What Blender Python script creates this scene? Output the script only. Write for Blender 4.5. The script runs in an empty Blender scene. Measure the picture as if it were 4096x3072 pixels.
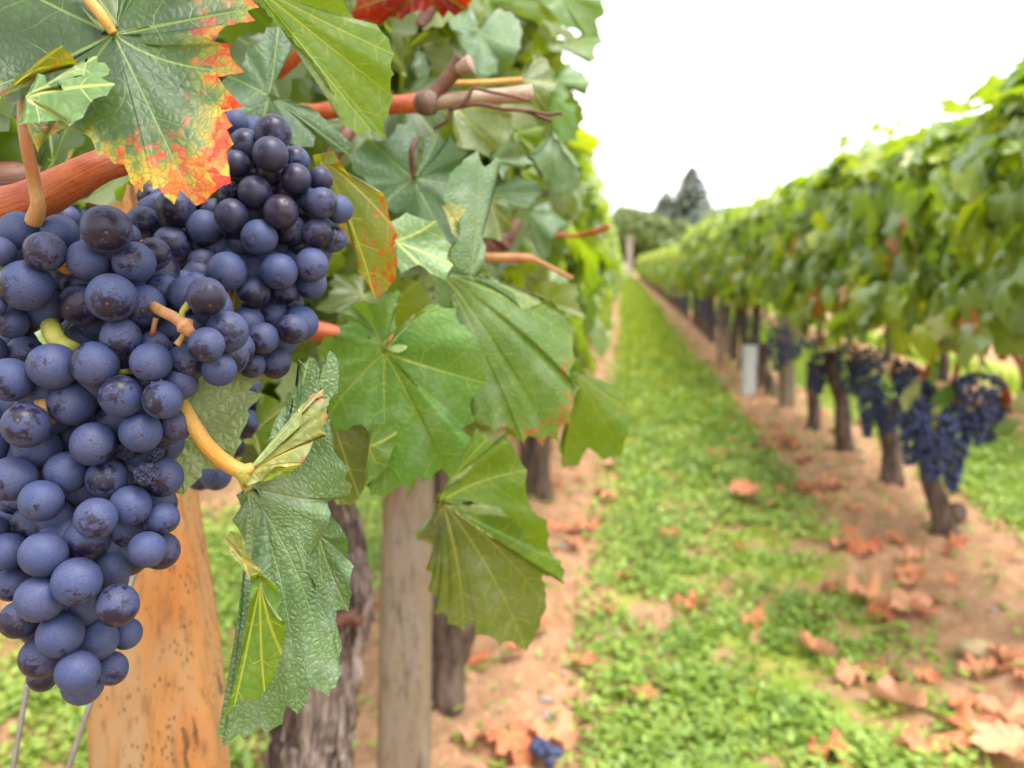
import bpy, math, random
import numpy as np
from mathutils import Vector, Matrix, Euler, noise as mnoise

# ------------------------------------------------------------------ camera, sky, sun, exposure
scn = bpy.context.scene
COL = scn.collection
FPX = 3215.0                      # focal length in pixels of a 4096 px wide frame
PITCH, YAW = math.radians(8.5), math.radians(7.82)
CAM = np.array([0.0, 0.0, 0.70])

cam_d = bpy.data.cameras.new('camera')
cam = bpy.data.objects.new('camera', cam_d); COL.objects.link(cam)
cam.location = CAM; cam.rotation_euler = Euler((math.pi/2 - PITCH, 0, YAW))
cam_d.sensor_width = 36.0
cam_d.lens = 36.0*FPX/4096.0
cam_d.clip_start = 0.01; cam_d.clip_end = 2000
cam_d.dof.use_dof = True
cam_d.dof.focus_distance = 0.282
cam_d.dof.aperture_fstop = 9.6
scn.camera = cam

world = bpy.data.worlds.new("World"); scn.world = world; world.use_nodes = True
SUN_EL, SUN_AZ = math.radians(70), math.radians(125)
wn = world.node_tree; wn.nodes.clear()
w_out = wn.nodes.new('ShaderNodeOutputWorld'); w_bg = wn.nodes.new('ShaderNodeBackground')
w_sky = wn.nodes.new('ShaderNodeTexSky'); w_sky.sky_type = 'NISHITA'; w_sky.sun_disc = False
w_sky.sun_elevation = SUN_EL; w_sky.sun_rotation = SUN_AZ
w_sky.air_density = 1.0; w_sky.dust_density = 2.0; w_sky.ozone_density = 1.0
w_hs = wn.nodes.new('ShaderNodeHueSaturation'); w_hs.inputs['Saturation'].default_value = 0.12
wn.links.new(w_sky.outputs[0], w_hs.inputs['Color']); wn.links.new(w_hs.outputs[0], w_bg.inputs[0])
w_bg.inputs[1].default_value = 0.15
wn.links.new(w_bg.outputs[0], w_out.inputs[0])

sun_d = bpy.data.lights.new('sun', 'SUN'); sun_d.energy = 0.8; sun_d.angle = math.radians(25); sun_d.color = (1.0, 0.965, 0.91)
sun = bpy.data.objects.new('sun', sun_d); COL.objects.link(sun)
sv = Vector((math.cos(SUN_EL)*math.sin(SUN_AZ), math.cos(SUN_EL)*math.cos(SUN_AZ), math.sin(SUN_EL)))
sun.rotation_euler = sv.to_track_quat('Z', 'Y').to_euler(); sun.location = (0, 0, 30)

scn.view_settings.view_transform = 'Standard'; scn.view_settings.look = 'None'
scn.view_settings.gamma = 1.0; scn.view_settings.use_curve_mapping = False
scn.view_settings.exposure = 2.3
scn.cycles.use_denoising = True
scn.cycles.max_bounces = 8; scn.cycles.transparent_max_bounces = 8; scn.cycles.transmission_bounces = 6; scn.cycles.diffuse_bounces = 4

rng = np.random.default_rng(7); random.seed(7)

# ------------------------------------------------------------------ helpers: pixels to points
_R = np.array(cam.rotation_euler.to_matrix())
RIGHT, UP, FWD = _R[:, 0], _R[:, 1], -_R[:, 2]
SC = 4096.0/2212.0
REG = {'F': (0, 0, SC), '1': (0, 0, 1/1.58), '2': (0, 1000, 1/1.58), '3': (0, 2022, 1/1.58), '4': (1200, 0, 1/1.58),
       '5': (1000, 1000, 1/1.58), '6': (1000, 2022, 1/1.58), 'b': (700, 1350, 1/2.765), 'c': (800, 1850, 1/1.4429),
       'd': (2300, 1000, 1/1.843), 'e': (3200, 1200, 1/2.469)}
def px(r, pts):
    ox, oy, s = REG[r]; a = np.asarray(pts, float)
    return np.stack([a[..., 0]*s + ox, a[..., 1]*s + oy], -1)
def ray(p):
    p = np.asarray(p, float)
    return FWD + ((p[..., 0:1]-2048)/FPX)*RIGHT - ((p[..., 1:2]-1536)/FPX)*UP
def P(r, x, y, d): return CAM + ray(px(r, (x, y)))*d
def ground_pt(r, x, y, z=0.0):
    q = ray(px(r, (x, y))); return CAM + q*((z-CAM[2])/q[2])

# ------------------------------------------------------------------ helpers: objects
def tag(o, label=None, cat=None, group=None, kind=None):
    if label: o['label'] = label
    if cat: o['category'] = cat
    if group: o['group'] = group
    if kind: o['kind'] = kind
    return o
def empty(name, loc, label=None, cat=None, group=None):
    o = bpy.data.objects.new(name, None); COL.objects.link(o); o.location = loc; o.empty_display_size = .02
    return tag(o, label, cat, group)
def link(o, parent=None):
    COL.objects.link(o)
    if parent is not None: o.parent = parent
    return o
def mesh_obj(name, V, F, mat, parent=None, origin=(0, 0, 0), smooth=True, uvs=None, attrs=None):
    V = np.asarray(V, float) - np.asarray(origin, float)
    me = bpy.data.meshes.new(name)
    if isinstance(F, np.ndarray):
        n, k = F.shape
        me.vertices.add(len(V)); me.vertices.foreach_set('co', V.astype(np.float32).ravel())
        me.loops.add(n*k); me.loops.foreach_set('vertex_index', F.astype(np.int32).ravel())
        me.polygons.add(n); me.polygons.foreach_set('loop_start', np.arange(0, n*k, k, dtype=np.int32))
        try: me.polygons.foreach_set('loop_total', np.full(n, k, dtype=np.int32))
        except Exception: pass
        me.update(calc_edges=True)
    else:
        me.from_pydata(V.tolist(), [], F); me.update()
    me.polygons.foreach_set('use_smooth', np.full(len(me.polygons), smooth))
    if uvs:
        li = np.empty(len(me.loops), dtype=np.int32); me.loops.foreach_get('vertex_index', li)
        for nm, uv in uvs.items():
            lay = me.uv_layers.new(name=nm); lay.data.foreach_set('uv', np.asarray(uv, np.float32)[li].ravel())
    if attrs:
        for nm, val in attrs.items():
            at = me.attributes.new(nm, 'FLOAT', 'POINT'); at.data.foreach_set('value', np.asarray(val, np.float32))
    me.materials.append(mat)
    o = bpy.data.objects.new(name, me); link(o, parent)
    if parent is None: o.location = origin
    else:
        o.location = np.asarray(origin, float) - np.asarray(parent_world(parent), float)
    return o
def parent_world(p):
    v = Vector((0, 0, 0))
    while p is not None: v = v + p.location; p = p.parent
    return tuple(v)
def copy_tree(o, parent=None):
    c = o.copy(); COL.objects.link(c); c.parent = parent
    for ch in list(o.children): copy_tree(ch, c)
    return c
def catmull(pts, n):
    p = np.asarray(pts, float)
    if len(p) < 3:
        t = np.linspace(0, 1, n)[:, None]; return p[0]*(1-t)+p[-1]*t
    q = np.vstack([2*p[0]-p[1], p, 2*p[-1]-p[-2]]); out = []
    ts = np.linspace(0, len(p)-1-1e-6, n)
    for t in ts:
        i = int(t); f = t-i; a, b, c, d = q[i], q[i+1], q[i+2], q[i+3]
        out.append(.5*((2*b)+(-a+c)*f+(2*a-5*b+4*c-d)*f*f+(-a+3*b-3*c+d)*f**3))
    return np.array(out)
def tube(pts, radii, n=12, seg=None, rough=0.0, seed=0, nodes=(), ridges=0.0, nr=9):
    seg = seg or max(6, 6*len(pts))
    c = catmull(pts, seg); r = np.interp(np.linspace(0, 1, seg), np.linspace(0, 1, len(radii)), radii)
    V, F = [], []
    T = np.gradient(c, axis=0); T /= np.linalg.norm(T, axis=1)[:, None]+1e-12
    u = np.cross(T[0], [0.31, .82, .47]); u /= np.linalg.norm(u)
    tt = np.linspace(0, 1, seg)
    for i in range(seg):
        u = u - T[i]*np.dot(u, T[i]); u /= np.linalg.norm(u); v = np.cross(T[i], u)
        k = 1.0 + sum(a*math.exp(-((tt[i]-p0)/w)**2) for p0, a, w in nodes)
        for j in range(n):
            an = 2*math.pi*j/n; rr = r[i]*k
            if rough or ridges:
                q = Vector((math.cos(an)*1.7+seed*3.1, math.sin(an)*1.7, tt[i]*seg*.11))
                rr *= 1 + rough*mnoise.noise(q*1.3) + rough*.5*mnoise.noise(q*3.1)
                if ridges:
                    rr *= 1 + ridges*(abs(mnoise.noise(Vector((math.cos(an)*nr*.5+seed, math.sin(an)*nr*.5, tt[i]*2.2+.6*math.sin(an*2)))))*2-.5)
            V.append(c[i]+(u*math.cos(an)+v*math.sin(an))*rr)
    for i in range(seg-1):
        for j in range(n):
            a = i*n+j; b = i*n+(j+1) % n; F.append((a, b, b+n, a+n))
    V.append(c[0]); V.append(c[-1]); k0 = len(V)-2
    for j in range(n):
        F.append((k0, (j+1) % n, j)); F.append((k0+1, (seg-1)*n+j, (seg-1)*n+(j+1) % n))
    return np.array(V), F
def tube_uv(V, n, seg):
    an = 2*math.pi*np.arange(n)/n; r = np.tile(np.stack([np.cos(an), np.sin(an)], -1), (seg, 1)); r = np.vstack([r, [[0, 0], [0, 0]]])
    c = np.array([V[i*n:(i+1)*n].mean(0) for i in range(seg)]); l = np.concatenate([[0], np.cumsum(np.linalg.norm(np.diff(c, axis=0), axis=1))])
    l = np.concatenate([np.repeat(l, n), [0, l[-1]]]); return {'ring': r}, {'len': l}

# ------------------------------------------------------------------ helpers: nodes
class NT:
    def __init__(s, name):
        s.m = bpy.data.materials.new(name); s.m.use_nodes = True; s.t = s.m.node_tree; s.t.nodes.clear()
        s.out = s.t.nodes.new('ShaderNodeOutputMaterial')
    def n(s, typ, ins=None, **kw):
        nd = s.t.nodes.new(typ)
        for k, v in kw.items(): setattr(nd, k, v)
        for k, v in (ins or {}).items(): s.set(nd.inputs[k], v)
        return nd
    def set(s, sock, v):
        if hasattr(v, 'links') or isinstance(v, bpy.types.NodeSocket): s.t.links.new(v, sock)
        else:
            if isinstance(v, (tuple, list)) and len(v) == 3 and sock.type == 'RGBA': v = (*v, 1)
            sock.default_value = v
    def m_(s, op, a, b=0.0, c=0.0, clamp=False):
        nd = s.n('ShaderNodeMath', {0: a, 1: b, 2: c}, operation=op); nd.use_clamp = clamp; return nd.outputs[0]
    def ss(s, x, lo, hi, a=0.0, b=1.0):
        return s.n('ShaderNodeMapRange', {'Value': x, 'From Min': lo, 'From Max': hi, 'To Min': a, 'To Max': b}, interpolation_type='SMOOTHSTEP').outputs[0]
    def mix(s, f, a, b, bt='MIX'):
        nd = s.n('ShaderNodeMix', data_type='RGBA', blend_type=bt); s.set(nd.inputs[0], f); s.set(nd.inputs[6], a); s.set(nd.inputs[7], b); return nd.outputs[2]
    def noise(s, vec, scale, detail=3.0, rough=.55, dist=0.0, out=0):
        return s.n('ShaderNodeTexNoise', {'Vector': vec, 'Scale': scale, 'Detail': detail, 'Roughness': rough, 'Distortion': dist}).outputs[out]
    def voro(s, vec, scale, feature='F1', out='Distance'):
        return s.n('ShaderNodeTexVoronoi', {'Vector': vec, 'Scale': scale}, feature=feature).outputs[out]
    def bump(s, h, strength, dist=.001):
        return s.n('ShaderNodeBump', {'Height': h, 'Strength': strength, 'Distance': dist}).outputs[0]
    def ramp(s, f, stops):
        nd = s.n('ShaderNodeValToRGB', {0: f}); e = nd.color_ramp.elements
        while len(e) < len(stops): e.new(.5)
        for k, (p, c) in enumerate(stops): e[k].position = p; e[k].color = (*c, 1)
        return nd.outputs[0]
    def surf(s, sh): s.t.links.new(sh, s.out.inputs[0]); return s.m
    def pri(s, col, rough=.5, spec=.5, normal=None, **kw):
        ins = {'Base Color': col, 'Roughness': rough, 'Specular IOR Level': spec}
        if normal is not None: ins['Normal'] = normal
        ins.update(kw); return s.n('ShaderNodeBsdfPrincipled', ins).outputs[0]

def leaf_mat(name, c1, c2, vein=(.30, .34, .05), under=(.20, .25, .09), trans=(.25, .40, .02), tf=.35, autumn=None,
             bump=.6, quil=15, flip=False, vw=1.0, rough=.42, greying=.12, sheen=.5, tert=.35):
    """autumn: (amount, (dx, dy) direction in leaf space, red share, yellow share, red bias along x[, edge power])."""
    g = NT(name)
    uv = g.n('ShaderNodeUVMap', uv_map='leaf').outputs[0]
    va = g.n('ShaderNodeSeparateXYZ', {0: g.n('ShaderNodeUVMap', uv_map='vein').outputs[0]})
    a, b = va.outputs[0], va.outputs[1]
    edge = g.n('ShaderNodeAttribute', attribute_name='edge').outputs['Fac']; sf = g.n('ShaderNodeAttribute', attribute_name='sector').outputs['Fac']
    rnd = g.n('ShaderNodeAttribute', attribute_name='rnd').outputs['Fac']
    off = g.n('ShaderNodeCombineXYZ', {0: g.m_('MULTIPLY', rnd, 37.0), 1: g.m_('MULTIPLY', rnd, 19.0)}).outputs[0]
    uvo = g.n('ShaderNodeVectorMath', {0: uv, 1: off}, operation='ADD').outputs[0]
    wob = g.n('ShaderNodeVectorMath', {0: g.noise(uvo, 6, 2, out=1), 3: .05}, operation='SCALE').outputs[0]
    uvd = g.n('ShaderNodeVectorMath', {0: uvo, 1: wob}, operation='ADD').outputs[0]
    w = g.m_('MULTIPLY', g.m_('MAXIMUM', g.m_('SUBTRACT', 1.15, a), .25), .0072*vw)
    main = g.m_('SUBTRACT', 1.0, g.ss(g.m_('DIVIDE', b, w), .55, 1.5))
    nz = g.m_('MULTIPLY', g.m_('SUBTRACT', g.noise(uvo, 5, 2), .5), .12)
    sx = g.m_('DIVIDE', g.m_('ADD', g.m_('SUBTRACT', a, g.m_('MULTIPLY', b, .80)), nz), .175)
    fr = g.m_('MULTIPLY', g.m_('ABSOLUTE', g.m_('SUBTRACT', g.m_('FRACT', g.m_('ADD', sx, .3)), .5)), .175)
    sec = g.m_('MULTIPLY', g.m_('SUBTRACT', 1.0, g.ss(fr, .0015*vw, .0058*vw)), g.m_('MULTIPLY', g.ss(b, .36, .05, .25, 1.0), g.ss(sf, .98, .60)))
    vd = g.voro(uvd, quil, 'DISTANCE_TO_EDGE')
    ter = g.m_('SUBTRACT', 1.0, g.ss(vd, .02, .10))
    dome = g.ss(vd, 0.0, .42)
    n1 = g.noise(uvo, 2.6, 4)
    col = g.mix(g.ss(n1, .35, .65), c1, c2)
    fine = g.noise(uvo, 40, 3)
    col = g.mix(g.ss(fine, .45, .8, 0, .35), col, [x*.55 for x in c1])
    if autumn:
        amt, (dx, dy), red, yel, rx = autumn[:5]; epw = autumn[5] if len(autumn) > 5 else 3.0
        su = g.n('ShaderNodeSeparateXYZ', {0: uv})
        dr = g.m_('ADD', g.m_('MULTIPLY', su.outputs[0], dx), g.m_('MULTIPLY', su.outputs[1], dy))
        e2 = g.m_('ADD', g.m_('MULTIPLY', g.m_('POWER', edge, epw), .9), dr)
        cellc = g.n('ShaderNodeTexVoronoi', {'Vector': uvd, 'Scale': quil*.9}); cs = g.n('ShaderNodeSeparateColor', {0: cellc.outputs['Color']})
        jit = g.m_('MULTIPLY', g.m_('SUBTRACT', cs.outputs[0], .5), .24)
        jit2 = g.m_('MULTIPLY', g.m_('SUBTRACT', g.noise(uvo, 3.6, 5), .5), 1.25)
        p = g.m_('ADD', g.m_('ADD', e2, jit), g.m_('ADD', jit2, amt-1.0))
        ym = g.ss(p, -.04, .42)
        nr = g.m_('ADD', g.m_('ADD', g.noise(uvo, 2.2, 2), g.m_('MULTIPLY', su.outputs[0], rx)), g.m_('MULTIPLY', g.m_('SUBTRACT', cs.outputs[1], .5), .25))
        rm = g.m_('MULTIPLY', g.ss(p, .10, .46), g.ss(nr, .60-red*.4, .72-red*.4))
        spk = g.m_('MULTIPLY', g.ss(cs.outputs[2], .74, .80), g.ss(g.m_('ADD', e2, g.m_('ADD', g.m_('MULTIPLY', jit2, .6), amt-1.0)), -.34, .0))
        rm = g.m_('MAXIMUM', rm, g.m_('MULTIPLY', spk, .62))
        col = g.mix(g.m_('MULTIPLY', g.ss(p, -.34, .12), .7), col, (.105, .135, .012))
        col = g.mix(g.m_('MULTIPLY', ym, yel*.85), col, (.34, .235, .032))
        redc = g.mix(g.ss(g.noise(uvo, 9, 3), .42, .68), (.34, .006, .007), (.42, .06, .008))
        col = g.mix(rm, col, redc)
        dark = g.m_('MULTIPLY', rm, g.ss(g.noise(uvo, 14, 2), .62, .72))
        col = g.mix(g.m_('MULTIPLY', dark, .7), col, (.07, .006, .010))
        tcol = g.mix(g.m_('MULTIPLY', ym, yel), trans, (.75, .45, .02)); tcol = g.mix(rm, tcol, (.8, .08, .01))
    else:
        tcol = g.mix(g.ss(n1, .35, .65), trans, [x*.75 for x in trans])
    # small brown flecks and a few torn-looking dry spots
    fl = g.m_('MULTIPLY', g.ss(g.voro(uvo, 9), .07, .03), .55)
    col = g.mix(fl, col, (.16, .07, .02))
    vm = g.m_('MAXIMUM', g.m_('MULTIPLY', main, .9), g.m_('MULTIPLY', sec, .6))
    top = g.mix(vm, g.mix(g.m_('MULTIPLY', ter, tert), col, [x*.45 for x in c1]), vein)
    top = g.mix(g.m_('MULTIPLY', g.ss(g.noise(uvo, 4.5, 4), .45, .75), greying), top, (.50, .55, .52))  # noise patches of pale grey mixed over the upper side
    und = g.mix(g.m_('MULTIPLY', g.m_('MAXIMUM', vm, g.m_('MULTIPLY', ter, .5)), .8), g.mix(.75, col, under), [min(1, x*1.5) for x in under])
    bf = g.n('ShaderNodeNewGeometry').outputs['Backfacing']
    if flip: bf = g.m_('SUBTRACT', 1.0, bf)
    cc = g.mix(bf, top, und)
    h = g.m_('SUBTRACT', g.m_('MULTIPLY', dome, .55), g.m_('MAXIMUM', g.m_('MULTIPLY', main, .9), g.m_('MULTIPLY', sec, .6)))
    h = g.m_('ADD', h, g.m_('MULTIPLY', fine, .12))
    if flip: h = g.m_('MULTIPLY', h, -1.0)
    nrm = g.bump(h, bump, .0012)
    s1 = g.pri(cc, rough, g.m_('SUBTRACT', sheen, g.m_('MULTIPLY', ym, sheen*.7)) if autumn else sheen, nrm)
    s2 = g.n('ShaderNodeBsdfTranslucent', {'Color': g.mix(g.m_('MULTIPLY', vm, .5), tcol, vein), 'Normal': nrm}).outputs[0]
    return g.surf(g.n('ShaderNodeMixShader', {0: tf, 1: s1, 2: s2}).outputs[0])

def bulk_leaf_mat(name, stops, tstops, tf=.4, rough=.42, under=(.16, .2, .10)):
    g = NT(name)
    va = g.n('ShaderNodeSeparateXYZ', {0: g.n('ShaderNodeUVMap', uv_map='vein').outputs[0]})
    a, b = va.outputs[0], va.outputs[1]
    rnd = g.n('ShaderNodeAttribute', attribute_name='rnd').outputs['Fac']
    pos = g.n('ShaderNodeTexCoord').outputs['Object']
    r2 = g.m_('ADD', rnd, g.m_('MULTIPLY', g.m_('SUBTRACT', g.noise(pos, 22, 2), .5), .16), clamp=True)
    col = g.ramp(r2, stops); tc = g.ramp(r2, tstops)
    main = g.m_('SUBTRACT', 1.0, g.ss(b, .008, .022))
    col = g.mix(g.m_('MULTIPLY', main, .55), col, (.30, .34, .06))
    bf = g.n('ShaderNodeNewGeometry').outputs['Backfacing']
    col = g.mix(g.m_('MULTIPLY', bf, .65), col, under)
    nrm = g.bump(g.noise(pos, 120, 3), .3, .002)
    s1 = g.pri(col, rough, 1.0 if name == 'foliage' else .4, nrm); s2 = g.n('ShaderNodeBsdfTranslucent', {'Color': tc}).outputs[0]
    return g.surf(g.n('ShaderNodeMixShader', {0: tf, 1: s1, 2: s2}).outputs[0])

def grape_mat(name, obj_rand=True, purple=0.0, bk=1.0):
    g = NT(name)
    oc = g.n('ShaderNodeTexCoord').outputs['Object']
    rv = g.n('ShaderNodeObjectInfo').outputs['Random']
    if obj_rand:
        off = g.n('ShaderNodeCombineXYZ', {0: g.m_('MULTIPLY', rv, 91.0), 1: g.m_('MULTIPLY', rv, 53.0), 2: g.m_('MULTIPLY', rv, 17.0)}).outputs[0]
        q = g.n('ShaderNodeVectorMath', {0: oc, 1: off}, operation='ADD').outputs[0]
        sc = 1.0
    else:
        q = oc; sc = 110.0
        rv = g.m_('FRACT', g.m_('MULTIPLY', g.voro(oc, 60, out='Distance'), 7.0))
    big = g.noise(q, .95*sc, 4, .6, .4)
    mid = g.noise(q, 2.6*sc, 5, .65, .5)
    fin = g.noise(q, 11*sc, 4, .6)
    z = g.n('ShaderNodeSeparateXYZ', {0: oc}).outputs[2]
    skin = g.mix(g.ss(mid, .35, .65), (.003, .002, .009), (.008, .003, .012))
    skin = g.mix(purple, skin, (.016, .005, .011))
    bloom = g.mix(g.ss(big, .35, .65), (.027*bk, .041*bk, .112*bk), (.044*bk, .051*bk, .114*bk))
    bloom = g.mix(g.m_('MULTIPLY', g.ss(rv, .55, .95), .55), bloom, (.036*bk, .030*bk, .064*bk))
    bloom = g.mix(g.ss(fin, .40, .72, 0, .5), bloom, (.009, .013, .040))
    # rubbed patches: a broad one near the tip and torn-edged ones elsewhere
    if obj_rand:
        th = g.m_('ADD', g.m_('MULTIPLY', g.ss(z, -.20, -1.05), .19), g.m_('MULTIPLY', g.m_('SUBTRACT', rv, .5), .24))
        v = g.m_('ADD', g.m_('ADD', g.m_('MULTIPLY', mid, .55), g.m_('MULTIPLY', big, .55)), g.m_('MULTIPLY', g.m_('SUBTRACT', fin, .5), .16))
        rub = g.ss(g.m_('ADD', v, th), .665, .775)
        scr = g.noise(g.n('ShaderNodeMapping', {'Vector': q, 'Scale': (7, 2.0, 2.2), 'Rotation': (.4, .7, .3)}).outputs[0], 2.2, 5, .7, .6)
        rub = g.m_('MAXIMUM', rub, g.m_('MULTIPLY', g.ss(scr, .665, .70), .75))
        spk = g.ss(g.voro(q, 8.5), .11, .06)
        rub = g.m_('MAXIMUM', rub, g.m_('MULTIPLY', spk, .7))
        rub = g.m_('MULTIPLY', rub, .86)
        rub = g.m_('MAXIMUM', rub, purple)
    else:
        rub = g.ss(mid, .60, .68)
    col = g.mix(rub, bloom, skin)
    if obj_rand:
        pale = g.m_('MULTIPLY', g.ss(g.voro(q, 12.0), .07, .03), .5)
        col = g.mix(pale, col, (.13, .16, .26))
        sp = g.n('ShaderNodeSeparateXYZ', {0: oc})
        rad = g.m_('SQRT', g.m_('ADD', g.m_('MULTIPLY', sp.outputs[0], sp.outputs[0]), g.m_('MULTIPLY', sp.outputs[1], sp.outputs[1])))
        scar = g.m_('MULTIPLY', g.ss(rad, .085, .045), g.ss(z, -.8, -.9))
        col = g.mix(g.m_('MULTIPLY', scar, .7), col, (.10, .055, .04))
    rough = g.ss(rub, 0, 1, .60, .34)
    nrm = g.bump(g.m_('ADD', fin, g.m_('MULTIPLY', rub, -.3)), .10, .0006)
    return g.surf(g.pri(col, rough, g.ss(rub, 0, 1, .35, .28), nrm))

def simple_mat(name, f): 
    g = NT(name); return f(g)

def wood_mat(name, c1, c2, dark, speck=.5, gsc=1.0):
    g = NT(name)
    oc = g.n('ShaderNodeTexCoord').outputs['Object']
    st = g.n('ShaderNodeMapping', {'Vector': oc, 'Scale': (1, 1, .09)}).outputs[0]
    gr = g.noise(st, 160*gsc, 5, .6, .3); br = g.noise(st, 52*gsc, 5, .6, .7)
    blot = g.noise(g.n('ShaderNodeMapping', {'Vector': oc, 'Scale': (1, 1, .45)}).outputs[0], 18*gsc, 3)
    col = g.mix(g.ss(br, .32, .68), c1, c2)
    col = g.mix(g.ss(blot, .52, .72, 0, .8), col, [c1[0]*.95, c1[1]*.68, c1[2]*.42])
    col = g.mix(g.ss(gr, .48, .74, 0, .6), col, dark)
    st2 = g.n('ShaderNodeMapping', {'Vector': oc, 'Scale': (1, 1, .42)}).outputs[0]
    sp = g.m_('MULTIPLY', g.ss(g.voro(st2, 380*gsc), .36, .14), g.ss(g.noise(oc, 48*gsc, 4), .42, .58))
    col = g.mix(g.m_('MULTIPLY', sp, speck), col, dark)
    crack = g.ss(g.noise(g.n('ShaderNodeMapping', {'Vector': oc, 'Scale': (1, 1, .035)}).outputs[0], 75*gsc, 3, .5, .5), .66, .70)
    col = g.mix(g.m_('MULTIPLY', crack, .6), col, [x*.5 for x in dark])
    nrm = g.bump(g.m_('SUBTRACT', g.m_('SUBTRACT', gr, g.m_('MULTIPLY', sp, .6)), crack), .5, .002)
    return g.surf(g.pri(col, .78, .25, nrm))

def bark_mat(name, c1, c2, c3, sc=1.0):
    g = NT(name)
    oc = g.n('ShaderNodeTexCoord').outputs['Object']
    st = g.n('ShaderNodeMapping', {'Vector': oc, 'Scale': (1, 1, .12)}).outputs[0]
    f1 = g.noise(st, 90*sc, 5, .65, .8); f2 = g.noise(st, 260*sc, 4, .6, .4); b = g.noise(oc, 16*sc, 3)
    col = g.mix(g.ss(f1, .35, .62), c3, c1); col = g.mix(g.ss(f2, .45, .7, 0, .6), col, c2)
    col = g.mix(g.ss(b, .5, .7, 0, .55), col, [c3[0]*1.7, c3[1]*1.1, c3[2]])
    nrm = g.bump(g.m_('ADD', g.m_('MULTIPLY', f1, 1.0), g.m_('MULTIPLY', f2, .4)), .9, .006)
    return g.surf(g.pri(col, .88, .15, nrm))

def cane_mat(name, c1, c2):
    g = NT(name)
    oc = g.n('ShaderNodeTexCoord').outputs['Object']
    n1 = g.noise(oc, 55, 3); n2 = g.noise(oc, 420, 3, .6); n3 = g.voro(oc, 300)
    col = g.mix(g.ss(n1, .35, .68), c1, c2); col = g.mix(g.ss(n2, .5, .75, 0, .4), col, [x*.6 for x in c1])
    col = g.mix(g.ss(n3, .22, .1, 0, .35), col, [x*.4 for x in c1])
    rs = g.n('ShaderNodeSeparateXYZ', {0: g.n('ShaderNodeUVMap', uv_map='ring').outputs[0]})
    ln = g.n('ShaderNodeAttribute', attribute_name='len').outputs['Fac']
    q = g.n('ShaderNodeCombineXYZ', {0: g.m_('MULTIPLY', rs.outputs[0], 6.0), 1: g.m_('MULTIPLY', rs.outputs[1], 6.0), 2: g.m_('MULTIPLY', ln, 60.0)}).outputs[0]
    st = g.noise(q, 1.6, 4, .6, .3)
    col = g.mix(g.ss(st, .48, .70, 0, .55), col, [x*.45 for x in c1]); col = g.mix(g.ss(st, .45, .30, 0, .35), col, [min(1, x*1.35) for x in c2])
    return g.surf(g.pri(col, .5, .35, g.bump(g.m_('ADD', g.m_('MULTIPLY', n2, .4), g.m_('MULTIPLY', st, -1.0)), .35, .0012)))

def plain(name, col, rough=.6, metal=0.0, nsc=30, var=.3):
    g = NT(name); oc = g.n('ShaderNodeTexCoord').outputs['Object']
    c = g.mix(g.ss(g.noise(oc, nsc, 4), .3, .7, 0, 1), col, [x*(1-var) for x in col])
    return g.surf(g.pri(c, rough, .4, g.bump(g.noise(oc, nsc*6, 3), .15, .002), Metallic=metal))

# materials
GREEN1, GREEN2 = (.030, .075, .020), (.060, .125, .025)
M = {}
M['leaf_autumn'] = leaf_mat('leaf_autumn', (.009, .030, .007), (.026, .060, .009), vw=.7, vein=(.11, .16, .035), autumn=(.22, (-.24, .46), .20, .95, -.85, 2.0), tf=.18, bump=.24, quil=28, greying=.02, sheen=.32, rough=.46, tert=.4)
M['leaf_dark'] = leaf_mat('leaf_dark', (.016, .052, .012), (.032, .080, .016), vein=(.12, .18, .035), tf=.24, bump=.3, quil=20, greying=.06, rough=.5, sheen=.4)
M['leaf_grey'] = leaf_mat('leaf_grey', (.056, .118, .040), (.105, .172, .062), vein=(.15, .21, .07), under=(.12, .17, .06), tf=.22, bump=.5, quil=34, greying=.22, rough=.48, sheen=.45, vw=.75, tert=.6)
M['leaf_mid'] = leaf_mat('leaf_mid', (.042, .118, .012), (.085, .180, .022), vein=(.20, .27, .03), rough=.5, sheen=.3, tf=.34, bump=.30, quil=18, greying=.10)
M['leaf_mid_red'] = leaf_mat('leaf_mid_red', (.050, .115, .018), (.092, .165, .030), vein=(.22, .28, .05), tf=.28, bump=.32, quil=22, greying=.12, rough=.5, sheen=.4, autumn=(-.50, (.12, .42), .15, .45, .3, 2.2))
M['leaf_lime'] = leaf_mat('leaf_lime', (.058, .128, .003), (.110, .175, .003), vein=(.26, .28, .02), trans=(.26, .38, .004), tf=.42, bump=.22, quil=14, greying=.05)
M['leaf_lime_spots'] = leaf_mat('leaf_lime_spots', (.070, .12, .005), (.125, .155, .006), vein=(.40, .34, .02), trans=(.36, .36, .006), tf=.40, bump=.28, quil=36, greying=.04, autumn=(.30, (-.42, .1), .25, .35, -.25, 2.0))
M['leaf_pale'] = leaf_mat('leaf_pale', (.19, .25, .085), (.25, .29, .12), vein=(.30, .34, .12), under=(.20, .25, .10), tf=.25, bump=.6, quil=20, greying=.1, vw=.9, rough=.5)
M['leaf_olive'] = leaf_mat('leaf_olive', (.075, .115, .015), (.115, .145, .025), vein=(.32, .32, .06), trans=(.22, .28, .01), tf=.36, bump=.25, quil=15, greying=.12)
M['leaf_light'] = leaf_mat('leaf_light', (.075, .16, .03), (.13, .22, .06), vein=(.30, .36, .08), tf=.30, bump=.3, quil=16, greying=.15)
M['leaf_flap'] = leaf_mat('leaf_flap', (.15, .175, .03), (.23, .24, .065), vein=(.30, .26, .05), trans=(.4, .4, .02), tf=.22, bump=.5, quil=16, greying=.15, autumn=(.0, (.1, .1), .35, .8, 0))
M['leaf_red'] = leaf_mat('leaf_red', (.085, .003, .005), (.24, .020, .004), vein=(.15, .14, .012), trans=(.40, .03, .004), sheen=.12, tf=.40, bump=.4, quil=15, greying=0.0, vw=2.2)
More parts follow.
